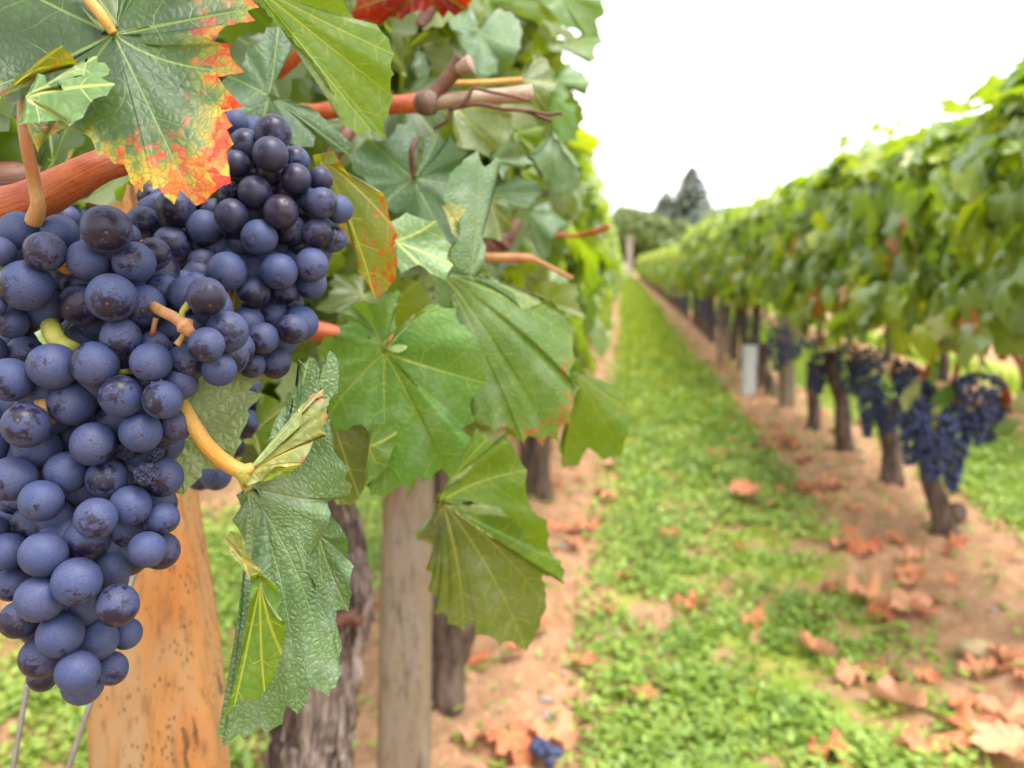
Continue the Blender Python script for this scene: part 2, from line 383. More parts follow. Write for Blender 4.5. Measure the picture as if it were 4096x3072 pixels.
M['grape'] = grape_mat('grape_skin'); M['grape_row'] = grape_mat('grape_skin_row', bk=1.35); M['grape_purple'] = grape_mat('grape_purple', purple=.62); M['grape_far'] = grape_mat('grape_far', obj_rand=False, bk=1.35)
M['raisin'] = simple_mat('raisin', lambda g: g.surf(g.pri(g.mix(g.ss(g.noise(g.n('ShaderNodeTexCoord').outputs['Object'], 3, 4), .4, .7), (.012, .010, .03), (.06, .07, .17)), .45, .5, g.bump(g.noise(g.n('ShaderNodeTexCoord').outputs['Object'], 4, 4), .6, .1))))
M['cane'] = cane_mat('cane_orange', (.24, .040, .008), (.32, .078, .016))
M['cane_dark'] = cane_mat('cane_dark', (.070, .022, .012), (.115, .042, .020))
M['cane_pale'] = cane_mat('cane_pale', (.22, .13, .085), (.27, .20, .125))
M['petiole'] = cane_mat('petiole_yellow', (.36, .17, .022), (.38, .245, .05))
M['petiole_pink'] = cane_mat('petiole_pink', (.28, .10, .038), (.31, .17, .06))
M['petiole_green'] = cane_mat('petiole_green', (.20, .21, .03), (.28, .26, .05))
M['rachis'] = cane_mat('rachis', (.26, .10, .055), (.38, .22, .07))
M['stake'] = wood_mat('stake_wood', (.31, .142, .042), (.27, .170, .082), (.060, .030, .014), .75)
M['post'] = wood_mat('post_wood', (.17, .118, .070), (.185, .148, .115), (.075, .052, .034), .8)
M['bark'] = bark_mat('vine_bark', (.27, .21, .175), (.13, .075, .055), (.040, .024, .019))
M['bark_far'] = bark_mat('vine_bark_dark', (.16, .11, .082), (.085, .055, .042), (.035, .023, .018), .7)
M['wire'] = plain('galvanised_wire', (.30, .315, .34), .35, .85, 200, .25)
M['plastic'] = plain('white_plastic', (.52, .51, .52), .35, 0, 20, .12)
M['stone'] = plain('pale_stone', (.30, .235, .205), .8, 0, 6, .3)
M['pebble'] = plain('pebble', (.36, .26, .13), .7, 0, 30, .4)
gs = [(.0, (.100, .165, .065)), (.30, (.175, .245, .070)), (.55, (.22, .295, .022)), (.78, (.31, .37, .015)), (.90, (.20, .23, .025)), (.955, (.36, .22, .02)), (.985, (.45, .12, .02))]
ts = [(.0, (.24, .40, .01)), (.30, (.36, .52, .01)), (.55, (.38, .50, .01)), (.78, (.50, .60, .01)), (.90, (.56, .55, .02)), (.955, (.7, .4, .02)), (.985, (.7, .2, .02))]
M['bulk'] = bulk_leaf_mat('foliage', gs, ts)
M['bulk_shade'] = bulk_leaf_mat('shade_toned_foliage', [(p, tuple(c*.30 for c in k)) for p, k in gs], ts, .32)  # darkened copy of the foliage colours, painting in the shade behind the bunches
M['weed'] = bulk_leaf_mat('weed_leaf', [(0, (.14, .22, .035)), (.4, (.23, .33, .055)), (.75, (.33, .42, .085)), (1, (.42, .46, .11))], [(0, (.2, .38, .03)), (.5, (.35, .55, .03)), (1, (.55, .62, .05))], .35)
M['grass'] = bulk_leaf_mat('grass_blade', [(0, (.22, .32, .02)), (.5, (.34, .42, .025)), (1, (.46, .47, .05))], [(0, (.28, .45, .02)), (.5, (.42, .58, .02)), (1, (.6, .6, .04))], .4)
M['fallen'] = bulk_leaf_mat('fallen_leaf', [(0, (.24, .09, .04)), (.35, (.42, .11, .045)), (.7, (.54, .20, .095)), (1, (.54, .27, .15))], [(0, (.5, .12, .04)), (.5, (.6, .22, .08)), (1, (.65, .3, .12))], .12, .7, (.62, .36, .25))
M['conifer'] = bulk_leaf_mat('conifer_hazed', [(0, (.070, .092, .066)), (.5, (.10, .122, .092)), (1, (.135, .155, .10))], [(0, (.1, .14, .1)), (1, (.15, .2, .12))], .2, .7, (.06, .08, .075))  # needle colour lightened and greyed, distance haze painted into it
M['tree'] = bulk_leaf_mat('tree_leaf', [(0, (.045, .075, .02)), (.5, (.09, .12, .03)), (1, (.15, .16, .04))], [(0, (.18, .26, .03)), (1, (.35, .4, .04))], .35, .6)

# ------------------------------------------------------------------ ground
ROWS = 1.08; ROW_L, ROW_R = -.28, .80
def row_dist(x): return np.abs((x - ROW_L + ROWS/2) % ROWS - ROWS/2)
def vnoise(x, y, s, seed=0):
    """value noise on numpy arrays"""
    x = np.asarray(x)*s + seed*17.3; y = np.asarray(y)*s + seed*9.1
    xi, yi = np.floor(x).astype(int), np.floor(y).astype(int); xf, yf = x-xi, y-yi
    def h(i, j): 
        n = (i*374761393 + j*668265263 + seed*1442695) & 0x7fffffff
        n = ((n ^ (n >> 13))*1274126177) & 0x7fffffff
        return ((n ^ (n >> 16)) & 0xffff)/65535.0
    u, v = xf*xf*(3-2*xf), yf*yf*(3-2*yf)
    return (h(xi, yi)*(1-u)+h(xi+1, yi)*u)*(1-v) + (h(xi, yi+1)*(1-u)+h(xi+1, yi+1)*u)*v
def ground_z(x, y):
    x = np.asarray(x, float); y = np.asarray(y, float)
    rd = row_dist(x); soil = np.exp(-(rd/.22)**2)
    near = np.exp(-(np.maximum(np.abs(y)-4, 0)/6)**2)*np.exp(-(np.maximum(np.abs(x)-3, 0)/2)**2)
    z = .035*soil*np.exp(-(np.maximum(np.abs(x)-6, 0)/4)**2)
    z = z + near*((vnoise(x, y, 9, 1)-.5)*.026 + (vnoise(x, y, 28, 2)-.5)*.026*(.35+soil) + (vnoise(x, y, 62, 3)-.5)*.016*(.25+soil))
    return z - .018
def axis(lo, hi, step, far_lo, far_hi, k=1.16):
    c = list(np.arange(lo, hi+1e-9, step)); s = step
    while c[-1] < far_hi: s *= k; c.append(c[-1]+s)
    s = step
    while c[0] > far_lo: s *= k; c.insert(0, c[0]-s)
    return np.array(c)
gx = axis(-1.6, 2.0, .016, -260, 260); gy = axis(.7, 4.2, .016, -60, 420, 1.05)
GX, GY = np.meshgrid(gx, gy); GZ = ground_z(GX, GY)
GV = np.stack([GX.ravel(), GY.ravel(), GZ.ravel()], -1)
ii = (np.arange(len(gy)-1)[:, None]*len(gx)+np.arange(len(gx)-1)[None]).ravel()
GF = np.stack([ii, ii+1, ii+1+len(gx), ii+len(gx)], -1)
def ground_material():
    g = NT('vineyard_ground')
    pos = g.n('ShaderNodeNewGeometry').outputs['Position']; s = g.n('ShaderNodeSeparateXYZ', {0: pos})
    n1 = g.noise(pos, 5, 4); n2 = g.noise(pos, 30, 5, .65); n3 = g.noise(pos, 140, 4, .65)
    rd = g.m_('ABSOLUTE', g.m_('SUBTRACT', g.m_('MULTIPLY', g.m_('FRACT', g.m_('DIVIDE', g.m_('ADD', s.outputs[0], -ROW_L+ROWS/2), ROWS)), ROWS), ROWS/2))
    rd = g.m_('ADD', rd, g.m_('MULTIPLY', g.m_('SUBTRACT', n1, .5), .22)); rd = g.m_('ADD', rd, g.m_('MULTIPLY', g.m_('SUBTRACT', n2, .5), .16))
    soil = g.mix(g.ss(n2, .3, .7), (.30, .155, .080), (.40, .235, .135)); soil = g.mix(g.ss(n3, .5, .75, 0, .6), soil, (.25, .14, .075))
    soil = g.mix(g.ss(g.voro(pos, 75), .25, .12, 0, .5), soil, (.62, .46, .33))
    gr = g.mix(g.ss(n2, .3, .7), (.17, .24, .03), (.28, .32, .05)); gr = g.mix(g.ss(n3, .5, .75, 0, .5), gr, (.11, .17, .02))
    far = g.ss(s.outputs[1], 2.0, 4.5)
    bare = g.m_('MULTIPLY', g.ss(g.m_('ADD', n1, g.m_('MULTIPLY', n2, .5)), .66, .82), g.m_('SUBTRACT', 1.0, g.m_('MULTIPLY', far, .8)))
    gr = g.mix(bare, gr, soil)
    m = g.ss(rd, .21, .30)
    far2 = g.ss(s.outputs[1], 45, 60)
    col = g.mix(g.m_('MAXIMUM', m, far2), soil, gr)
    return g.surf(g.pri(col, .9, .1, g.bump(g.m_('ADD', n3, n2), .6, .01)))
ground = mesh_obj('ground', GV, GF, ground_material()); tag(ground, kind='structure')

# ------------------------------------------------------------------ leaves: generic blade
def gen_leaf(cols=48, rings=4, sharp=0.0, curl=.25, cup=.12, droop=.25, wave=.06, teeth=.06, seed=0):
    r = np.random.default_rng(seed)
    ct = np.array([0, .42, .86, 1.34, 1.80, 2.45, 2.9, math.pi]); cr = np.array([1.0, .72-.2*sharp, .90, .62-.2*sharp, .72, .60, .46, .10])
    th = np.linspace(-math.pi, math.pi, cols, endpoint=False)
    R = np.interp(np.abs(th), ct, cr)*(1+.05*r.normal(size=cols)*.5)
    R = R*(1+teeth*np.where(np.arange(cols) % 2 == 0, 1, -1))
    vth = np.array([0, .86, -.86, 1.80, -1.80, 2.5, -2.5])
    V = [(0, 0)]; E = [0]
    for k in range(1, rings+1):
        t = k/rings
        for j in range(cols): V.append((math.sin(th[j])*R[j]*t, math.cos(th[j])*R[j]*t)); E.append(t)
    V = np.array(V); E = np.array(E); rr = np.hypot(V[:, 0], V[:, 1]); an = np.arctan2(V[:, 0], V[:, 1])
    dl = np.abs((an[:, None]-vth[None]+math.pi) % (2*math.pi)-math.pi).min(1)
    va = np.stack([rr*np.cos(dl), rr*np.sin(dl)], -1)
    z = cup*np.abs(V[:, 0])**1.3 - droop*np.clip(V[:, 1], 0, None)**2 - curl*(rr**3) + .18*va[:, 1] \
        + wave*E**2*np.sin(an*5+r.uniform(0, 6)) + wave*.7*E**2*np.sin(an*9+r.uniform(0, 6))
    V3 = np.column_stack([V, z])
    F = [(0, 1+j, 1+(j+1) % cols, 1+(j+1) % cols) for j in range(cols) if j != cols//2*0-1]
    F = []
    for j in range(cols-1): F.append((0, 1+j+1, 1+j))
    for k in range(rings-1):
        b = 1+k*cols
        for j in range(cols-1): F.append((b+j, b+j+1, b+cols+j+1, b+cols+j))
    return V3, F, V, va, E
def to_tris(F):
    T = []
    for f in F:
        T.append((f[0], f[1], f[2]))
        if len(f) == 4: T.append((f[0], f[2], f[3]))
    return np.array(T)
def frame(normal, ydir):
    y = np.asarray(ydir, float); y = y/np.linalg.norm(y); n = np.asarray(normal, float); n = n-y*np.dot(n, y); n = n/(np.linalg.norm(n)+1e-9)
    return np.stack([np.cross(y, n), y, n], 1)
class Bulk:
    """collects many small leaves into one crown mesh"""
    def __init__(s, kinds): s.k = kinds; s.V, s.F, s.U, s.VA, s.E, s.R = [], [], [], [], [], []; s.nv = 0
    def add(s, pos, normal, ydir, size, rnd):
        V3, T, uv, va, E = s.k[rng.integers(len(s.k))]
        s.V.append(V3*size @ frame(normal, ydir).T + np.asarray(pos)); s.F.append(T+s.nv); s.nv += len(V3)
        s.U.append(uv); s.VA.append(va); s.E.append(E); s.R.append(np.full(len(V3), rnd))
    def build(s, name, mat, parent=None, origin=(0, 0, 0)):
        return mesh_obj(name, np.vstack(s.V), np.vstack(s.F), mat, parent, origin, uvs={'leaf': np.vstack(s.U), 'vein': np.vstack(s.VA)},
                        attrs={'edge': np.concatenate(s.E), 'rnd': np.concatenate(s.R)})
def kinds(n, **kw):
    out = []
    for i in range(n):
        V3, F, uv, va, E = gen_leaf(seed=i+1, curl=rng.uniform(.05, .4), droop=rng.uniform(0, .35), cup=rng.uniform(-.1, .3), wave=rng.uniform(.03, .09), **kw)
        out.append((V3, to_tris(F), uv, va, E))
    return out
K_MID = kinds(6, cols=40, rings=4); K_LOW = kinds(5, cols=20, rings=2)
def leaf_rnd(): return float(np.clip(rng.beta(1.7, 1.7)*.92 + (rng.random() < .05)*.35, 0, 1))
def unit(v): v = np.asarray(v, float); return v/np.linalg.norm(v)

# ------------------------------------------------------------------ grapevines of the rows
def crown(K, n, x0, length, zlo, zhi, half, size, seed_top=.12, shoots=4):
    """hedge-like crown round the origin: leaves hang on both faces and over the top"""
    b = Bulk(K)
    for _ in range(n):
        y = rng.uniform(-.5, .5)*length; z = zlo+(zhi-zlo)*rng.beta(1.3, 1.0)
        side = rng.choice([-1, 1]); prof = half*(1-.45*max(0, (z-(zhi-.25))/.25)**2)*(.75+.5*vnoise(np.array(y*6+x0*3), np.array(z*6), 1, 5))
        dep = 1-abs(rng.normal()*.38); x = side*prof*max(dep, -.3)
        nrm = unit([side*(1.0+.3*rng.random()), rng.normal()*.55-.2, 1.05+rng.normal()*.55])
        yd = unit([side*.25+rng.normal()*.3, rng.normal()*.55, -1.0+rng.normal()*.35])
        if z > zhi-.12: nrm = unit([rng.normal()*.6+side*.3, rng.normal()*.6, 1.0]); yd = unit([side+rng.normal()*.5, rng.normal(), .1])
        z2 = z + (rng.random() < .04)*rng.uniform(.02, seed_top)
        b.add((x, y, z2), nrm, yd, size*rng.uniform(.65, 1.15)*.62, leaf_rnd())
    for _ in range(shoots):
        y = rng.uniform(-.5, .5)*length; x = rng.normal()*half*.4
        for k in range(rng.integers(3, 6)):
            b.add((x+rng.normal()*.03, y+rng.normal()*.03, zhi+k*.035-.03), unit([rng.normal(), rng.normal(), .6]), unit([rng.normal(), rng.normal(), .2]), size*.42*(1-.12*k), rng.uniform(.55, .85))
    return b
def trunk_mesh(base, top, r0, r1, seed, n=14, seg=18, bend=.009, rough=.16, foot=.5):
    base, top = np.asarray(base, float), np.asarray(top, float); rr = np.random.default_rng(seed)
    pts = [base-np.array([0, 0, .06])] + [base+(top-base)*t+np.array([rr.normal()*bend, rr.normal()*bend, 0])*math.sin(t*3.14) for t in (0.0, .25, .5, .75)] + [top]
    return tube(pts, [r0*(1+foot), r0*(1+foot*.6), r0, r0*.95, r1*1.0, r1*1.25], n, seg, rough, seed, ridges=.12, nr=7)

def right_vine(y, i, base=None, top=None, r=.026, near=True, crown_mesh=None, label='', lean=0):
    bx, by = (ROW_R, y) if base is None else (base[0], base[1])
    root = empty('grapevine', (bx, by, 0.0), label, 'grapevine', 'grapevines in the row on the right')
    t = top if top is not None else np.array([bx+rng.normal()*.02, by+rng.normal()*.03+lean, .47])
    V, F = trunk_mesh((bx, by, 0), t, r, r*.85, i)
    mesh_obj('trunk', V, F, M['bark_far'], root, (bx, by, 0))
    if crown_mesh is not None:
        c = bpy.data.objects.new('crown', crown_mesh); link(c, root)
        c.location = (ROW_R-bx, y-by, 0); c.scale = (1, 1 if i % 2 else -1, 1+.05*math.sin(i*2.3))
    return root

proto_crowns = []
for k in range(4):
    b = crown(K_MID, 400, k*3.7, .56, .51, 1.00, .20, .105)
    o = b.build('crown', M['bulk']); proto_crowns.append(o.data); bpy.data.objects.remove(o)
far_crowns = []
for k in range(3):
    b = crown(K_LOW, 460, k*5.1, 1.12, .34, .91, .20, .105, shoots=1)
    o = b.build('crown', M['bulk']); far_crowns.append(o.data); bpy.data.objects.remove(o)

# near vines of the right row, placed by the foot and head of each trunk in the photograph
RV = [  # foot (F), head (F), radius, label
    ((2045, 1170), (1982, 905), .027, 'nearest grapevine of the right row, slanting trunk with a round burr near its foot'),
    ((1925, 1058), (1915, 870), .034, 'stout dark grapevine second in the right row, trunk straight'),
    ((1828, 985), (1795, 760), .029, 'slanting grapevine with a dark knobbly head, third trunk in the right row'),
    ((1757, 936), (1760, 790), .026, 'thin grapevine with a kinked trunk, just left of the slanting third trunk'),
    ((1664, 862), (1650, 740), .030, 'thin curved grapevine between the white sleeve and the squared post'),
    ((1638, 846), (1630, 730), .034, 'dark grapevine standing right behind the white plastic sleeve')]
depths = []
for i, (f, h, r, lab) in enumerate(RV):
    g0 = ground_pt('F', *f); d = float(np.dot(g0-CAM, FWD)); h3 = P('F', h[0], h[1], d)
    right_vine(g0[1]+.1, i, g0, h3, r, True, proto_crowns[i % 4], lab); depths.append(g0[1])
# foliage nearer than the first trunk and vines beyond, out to the row's end
for j, y in enumerate((1.50,)):
    right_vine(y, 20+j, crown_mesh=proto_crowns[(j+1) % 4], r=.028, label=['grapevine at the right edge whose foliage rises near the top corner', 'grapevine just outside the right edge, only its foliage near the corner'][j])
y = 4.95; i = 30
while y < 8.8:
    right_vine(y, i, crown_mesh=proto_crowns[i % 4], r=rng.uniform(.022, .030), label='thin-trunked grapevine in the blurred middle stretch of the right row'); y += .47; i += 1
while y < 42:
    o = right_vine(y, i, crown_mesh=far_crowns[i % 3], r=.03, label='far blurred grapevine towards the end of the right row'); o['group'] = 'far grapevines of the right row'; y += 1.0; i += 1
def icosphere(n=2):
    import bmesh
    bm = bmesh.new(); bmesh.ops.create_icosphere(bm, subdivisions=n, radius=1); V = np.array([v.co[:] for v in bm.verts]); F = [tuple(v.index for v in f.verts) for f in bm.faces]; bm.free(); return V, F
ICO_V, ICO_F = icosphere(3)

bp = P('F', 2066, 1108, float(np.dot(ground_pt('F', 2045, 1170)-CAM, FWD))-.01); near_v = [o for o in COL.objects if o.name == 'grapevine'][0]
V = ICO_V*np.array([.026, .024, .028])*(1+.18*np.array([mnoise.noise(Vector(v)*1.8) for v in ICO_V]))[:, None]+bp
mesh_obj('burr', V, ICO_F, M['bark_far'], near_v, parent_world(near_v))
# left row beyond the foreground: vines with their trunks placed by the photograph
def left_vine(y, i, label, crown_mesh, base=None, r=.028, grp='grapevines in the row on the left', x=ROW_L, sc=1.0):
    bx, by = (x, y) if base is None else base[:2]
    root = empty('grapevine', (bx, by, 0), label, 'grapevine', grp)
    V, F = trunk_mesh((bx, by, 0), (bx+rng.normal()*.02, by+.02, .47), r, r*.85, i)
    mesh_obj('trunk', V, F, M['bark_far'], root, (bx, by, 0))
    c = bpy.data.objects.new('crown', crown_mesh); link(c, root); c.location = (x-bx, y-by, .0); c.scale = (1, 1 if i % 2 else -1, sc)
    return root
g0 = ground_pt('F', 1165, 1085)
left_vine(1.35, 71, 'grapevine of the left row behind the squared grey post, top hidden in leaves', proto_crowns[1], (ROW_L-.06, 1.75))
left_vine(1.85, 70, 'grapevine of the left row with a dark trunk right of the lowest hanging leaf', proto_crowns[0], g0, .03)
for k, y in enumerate(np.arange(2.35, 8.8, .5)):
    left_vine(y, 72+k, 'grapevine of the left row receding along the grass strip', proto_crowns[k % 4])
for k, y in enumerate(np.arange(9.3, 42, 1.0)):
    left_vine(y, 90+k, 'far blurred grapevine towards the end of the left row', far_crowns[k % 3], grp='far grapevines of the left row')
for k, y in enumerate(np.arange(2.0, 15, 1.0)):
    left_vine(y, 170+k, 'grapevine of the row behind the right row, seen between its trunks', far_crowns[k % 3], x=ROW_R+ROWS, grp='grapevines in the row behind the right row')
for k, y in enumerate(np.arange(.55, 9, 1.0)):
    left_vine(y, 140+k, 'grapevine of the next row seen through gaps behind the foreground vine', far_crowns[k % 3], x=ROW_L-ROWS, grp='grapevines in the hidden row at far left')

# ------------------------------------------------------------------ posts, sleeve, stake, wires, old trunks
def stake_mesh(path, wid, dep, rnd=.25, nseg=60, rough=.03, seed=3):
    """split stake: rounded rectangular section, irregular faces"""
    c = catmull(path, nseg); w = np.interp(np.linspace(0, 1, nseg), np.linspace(0, 1, len(wid)), wid); V, F = [], []
    n = 28
    for i in range(nseg):
        for j in range(n):
            a = 2*math.pi*j/n; ca, sa = math.cos(a), math.sin(a); k = 5.0
            s = (abs(ca)**k+abs(sa)**k)**(-1/k)
            q = Vector((ca*1.5+seed, sa*1.5, i*.09)); f = 1+rough*mnoise.noise(q*1.4)+rough*.6*mnoise.noise(q*4)
            V.append(c[i]+RX*(ca*s*w[i]/2*f)+RY*(sa*s*dep/2*f))
    for i in range(nseg-1):
        for j in range(n): a = i*n+j; b = i*n+(j+1) % n; F.append((a, b, b+n, a+n))
    F.append(tuple(range(n))[::-1]); F.append(tuple((nseg-1)*n+j for j in range(n)))
    return np.array(V), F
RX = unit([RIGHT[0], RIGHT[1], 0]); RY = np.array([-RX[1], RX[0], 0])
d = .50
top = P('F', 215, -200, d); mid = P('F', 262, 700, d); low = P('F', 335, 1400, d-.005); bot = P('F', 352, 1700, d-.01)
foot = bot + (bot-low)/np.linalg.norm(bot-low)*((bot[2]+.05)/abs(unit(bot-low)[2]))
sx = d/1736.0
V, F = stake_mesh([foot, bot, low, mid, top], [.082, 262*sx, 248*sx, 190*sx, 170*sx], .045)
mesh_obj('wooden_stake', V, F, M['stake'], None, (foot[0], foot[1], 0)); tag(bpy.context.scene.objects['wooden_stake'], 'weathered orange wooden stake standing behind the big grape bunch at left', 'stake')
d = .97
b0 = P('F', 872, 1700, d); t0 = P('F', 884, 960, d); foot = b0+(b0-t0)*((b0[2]+.05)/(t0[2]-b0[2]))
V, F = stake_mesh([foot, b0, t0, t0+(t0-b0)*.25], [.064, .063, .057, .055], .055, rough=.035, seed=9)
o = mesh_obj('vineyard_post', V, F, M['post'], None, (foot[0], foot[1], 0)); tag(o, 'grey squared wooden post standing under the leaves left of the soil path', 'post')
# post among the right row trunks and pale post further down
for (x0, y0, x1, y1, w, lab, mt) in ((1700, 886, 1692, 700, .068, 'thick brown post hung with grapes among the trunks of the right row', 'post'), (1558, 785, 1560, 660, .055, 'pale bleached post further down the right row', 'post')):
    g0 = ground_pt('F', x0, y0); dd = float(np.dot(g0-CAM, FWD)); h3 = P('F', x1, y1, dd); h3[2] = max(h3[2], .5)
    V, F = stake_mesh([g0-np.array([0, 0, .05]), g0, (g0+h3)/2, h3], [w*.8, w, w, w*.95], w*.9, seed=int(x0), rough=.08)
    o = mesh_obj('vineyard_post', V, F, M[mt] if y0 > 800 else M['cane_pale'], None, g0); tag(o, lab, 'post')
g0 = ground_pt('F', 1617, 858); a = np.linspace(0, 2*math.pi, 20, endpoint=False); V, F = [], []
for k, (rr, z) in enumerate([(.040, 0), (.041, .06), (.040, .27), (.0385, .275), (.0375, .27), (.038, .05)]):
    for t in a: V.append((g0[0]+rr*math.cos(t), g0[1]+rr*math.sin(t)*.8, z))
for k in range(5):
    for j in range(20): F.append((k*20+j, k*20+(j+1) % 20, (k+1)*20+(j+1) % 20, (k+1)*20+j))
o = mesh_obj('vine_guard_sleeve', V, F, M['plastic'], None, (g0[0], g0[1], 0)); tag(o, 'white plastic sleeve guarding a young vine in the right row', 'vine guard')

# old bark trunk of the foreground vine
d = .76
pt = [P('F', 470+SC*0+ 190, 1720, d), P('F', 678, 1560, d), P('F', 700, 1400, d), P('F', 742, 1290, d), P('F', 748, 1180, d+.01), P('F', 720, 1060, d+.02), P('F', 690, 960, d+.03)]
ft = pt[0].copy(); ft[2] = -.03; ft[0] -= .012
V, F = tube([ft]+pt, [.040, .036, .035, .033, .026, .018, .016, .014], 96, 170, .12, 4, ridges=.32, nr=15)
fore = empty('grapevine', (ft[0], ft[1], 0), 'foreground grapevine with a shaggy grey-brown bark trunk beside the grey post', 'grapevine')
mesh_obj('trunk', V, F, M['bark'], fore, (ft[0], ft[1], 0))
V, F = tube([P('6', 690, 735, d-.03), P('6', 610, 700, d-.035), P('6', 525, 745, d-.04)], [.006, .007, .006], 12, 14, .1, 5)
tag(mesh_obj('cane', V, F, M['cane_dark'], fore, (ft[0], ft[1], 0)), 'short orange cane stub on the trunk')
V, F = tube([P('6', 655, 660, d-.03), P('6', 640, 700, d-.033), P('6', 700, 740, d-.03)], [.005, .006, .005], 12, 12, .1, 6)
mesh_obj('cane', V, F, M['cane_dark'], fore, (ft[0], ft[1], 0))
# knobbly stump behind the grey post
g0 = ground_pt('F', 960, 1545)
V, F = tube([g0-np.array([0, 0, .05]), g0+np.array([0, 0, .02]), g0+np.array([.004, 0, .10]), g0+np.array([.012, 0, .16]), g0+np.array([.0, 0, .21]), g0+np.array([-.01, 0, .28]), g0+np.array([-.02, 0, .46])],
            [.034, .031, .030, .040, .040, .028, .024], 30, 60, .22, 8, ridges=.2, nr=9)
st = empty('grapevine', (g0[0], g0[1], 0), 'grapevine with a swollen dark trunk foot half hidden behind the grey post', 'grapevine', 'grapevines in the row on the left')
mesh_obj('trunk', V, F, M['bark_far'], st, (g0[0], g0[1], 0))
c = bpy.data.objects.new('crown', proto_crowns[3]); link(c, st); c.location = (ROW_L-.03-g0[0], 1.12-g0[1]+.12, 0); c.scale = (.9, 1, 1)
# two bright wires at the lower left
wire_lab = ['galvanised wire slanting up to the grapes, nearer the photo edge', 'galvanised wire slanting up to the grapes, just left of the orange stake']
for (x0, y0, x1, y1), lab in zip(((70, 1720, 190, 1040), (410, 1720, 612, 1130)), wire_lab):
    a0, a1 = P('3', x0, y0, .44), P('3', x1, y1, .44); ft = a0+(a0-a1)*((a0[2]+.02)/(a1[2]-a0[2])); tp = a1+(a1-a0)*1.6
    V, F = tube([ft, a0, a1, tp], [.0016]*4, 10, 24)
    o = mesh_obj('wire', V, F, M['wire'], None, (ft[0], ft[1], 0)); tag(o, lab, 'wire', 'galvanised wires at lower left')

# ------------------------------------------------------------------ far end: trees, pillar
def cloud_tree(name, base, h, w, shape, n, size, mat, label, cat, trunk_h=.4, kseed=0, grp='trees beyond the vineyard'):
    root = empty(name, base, label, cat, grp)
    V, F = tube([np.array(base)-[0, 0, .3], np.array(base)+[0, 0, h*.5], np.array(base)+[0, 0, h*.9]], [h*.03, h*.02, h*.006], 8, 10, .1, kseed)
    mesh_obj('trunk', V, F, M['bark_far'], root, base)
    b = Bulk(K_LOW)
    lobes = []
    if shape == 'cone':
        for _ in range(n):
            t = rng.beta(1.1, 1.5); z = h*(.08+.92*t); tier = .80+.25*((t*7+kseed*.3) % 1.0)
            rad = w/2*(1-t)**.62*tier*(.7+.5*vnoise(np.array(t*7), np.array(rng.integers(0, 7)*1.0), 1, kseed)); an = rng.uniform(0, 6.283)
            rr = rad*math.sqrt(rng.uniform(.15, 1)); nrm = unit([math.cos(an)*.5, math.sin(an)*.5, .8]); yd = unit([math.cos(an)+rng.normal()*.3, math.sin(an)+rng.normal()*.3, -.25])
            b.add((base[0]+math.cos(an)*rr, base[1]+math.sin(an)*rr, base[2]+z-rr*.15), nrm, yd, size*rng.uniform(.6, 1.2)*(1.1-.5*t), rng.random())
    else:
        for k in range(shape): lobes.append((rng.normal()*w*.22, rng.normal()*w*.22, h*rng.uniform(.4, .85), w*rng.uniform(.16, .30)))
        for _ in range(n):
            lx, ly, lz, lr = lobes[rng.integers(len(lobes))]; v = unit(rng.normal(size=3)); rr = lr*rng.uniform(.55, 1.08)
            p = (base[0]+lx+v[0]*rr, base[1]+ly+v[1]*rr, base[2]+max(.2, lz+v[2]*rr*.9)); b.add(p, unit(v+[0, 0, .6]), unit(np.cross(v, rng.normal(size=3))), size*rng.uniform(.6, 1.2), rng.random())
    b.build('crown', mat, root, base)
    return root
def at_far(xF, D): return np.array([CAM[0]+(xF-1347)/1736.0*D, D, 0.0])
def hF(yF, D): return .70+(570-yF)/1736.0*D
D = 70.0
cloud_tree('conifer_tree', at_far(1483, D), hF(370, D), 7.4, 'cone', 2800, .45, M['conifer'], 'tallest dark blue-grey conifer rising behind the end of the rows', 'tree', kseed=1)
cloud_tree('conifer_tree', at_far(1432, D-2), hF(424, D), 5.6, 'cone', 1900, .42, M['conifer'], 'smaller pointed conifer touching the left side of the tallest conifer', 'tree', kseed=2)
cloud_tree('broadleaf_tree', at_far(1528, D-4), hF(448, D-4), 6.5, 8, 1900, .42, M['conifer'], 'dark bushy tree at the foot of the conifer, right side', 'tree', kseed=3)
cloud_tree('broadleaf_tree', at_far(1436, D-6), hF(470, D-6), 6.5, 8, 1900, .42, M['conifer'], 'dark bushy tree at the foot of the conifers, left side', 'tree', kseed=4)
cloud_tree('broadleaf_tree', at_far(1388, D-10), hF(478, D-10), 6.0, 8, 1800, .40, M['tree'], 'yellow-green round tree left of the conifers', 'tree', kseed=5)
cloud_tree('broadleaf_tree', at_far(1340, D-8), hF(468, D-8), 6.5, 8, 1800, .42, M['tree'], 'olive green tree half hidden by the left vine row', 'tree', kseed=6)
cloud_tree('broadleaf_tree', at_far(1580, D-5), hF(488, D-5), 4.5, 6, 1200, .42, M['tree'], 'low olive tree between the conifer and the right vine row', 'tree', kseed=7)
cloud_tree('broadleaf_tree', at_far(1660, D), hF(480, D), 6, 7, 1200, .45, M['tree'], 'low brownish tree mostly hidden behind the right vine row', 'tree', kseed=8)
base = at_far(1609, 60); r_ = cloud_tree('slender_tree', base, hF(398, 60), 1.1, 6, 190, .30, M['conifer'], 'thin sparse treetop standing alone against the white sky', 'tree', kseed=9)
gp = at_far(1359, 46)
pil = empty('gate_pillar', gp, 'pale pinkish stone pillar at the far end of the grass strip', 'pillar')
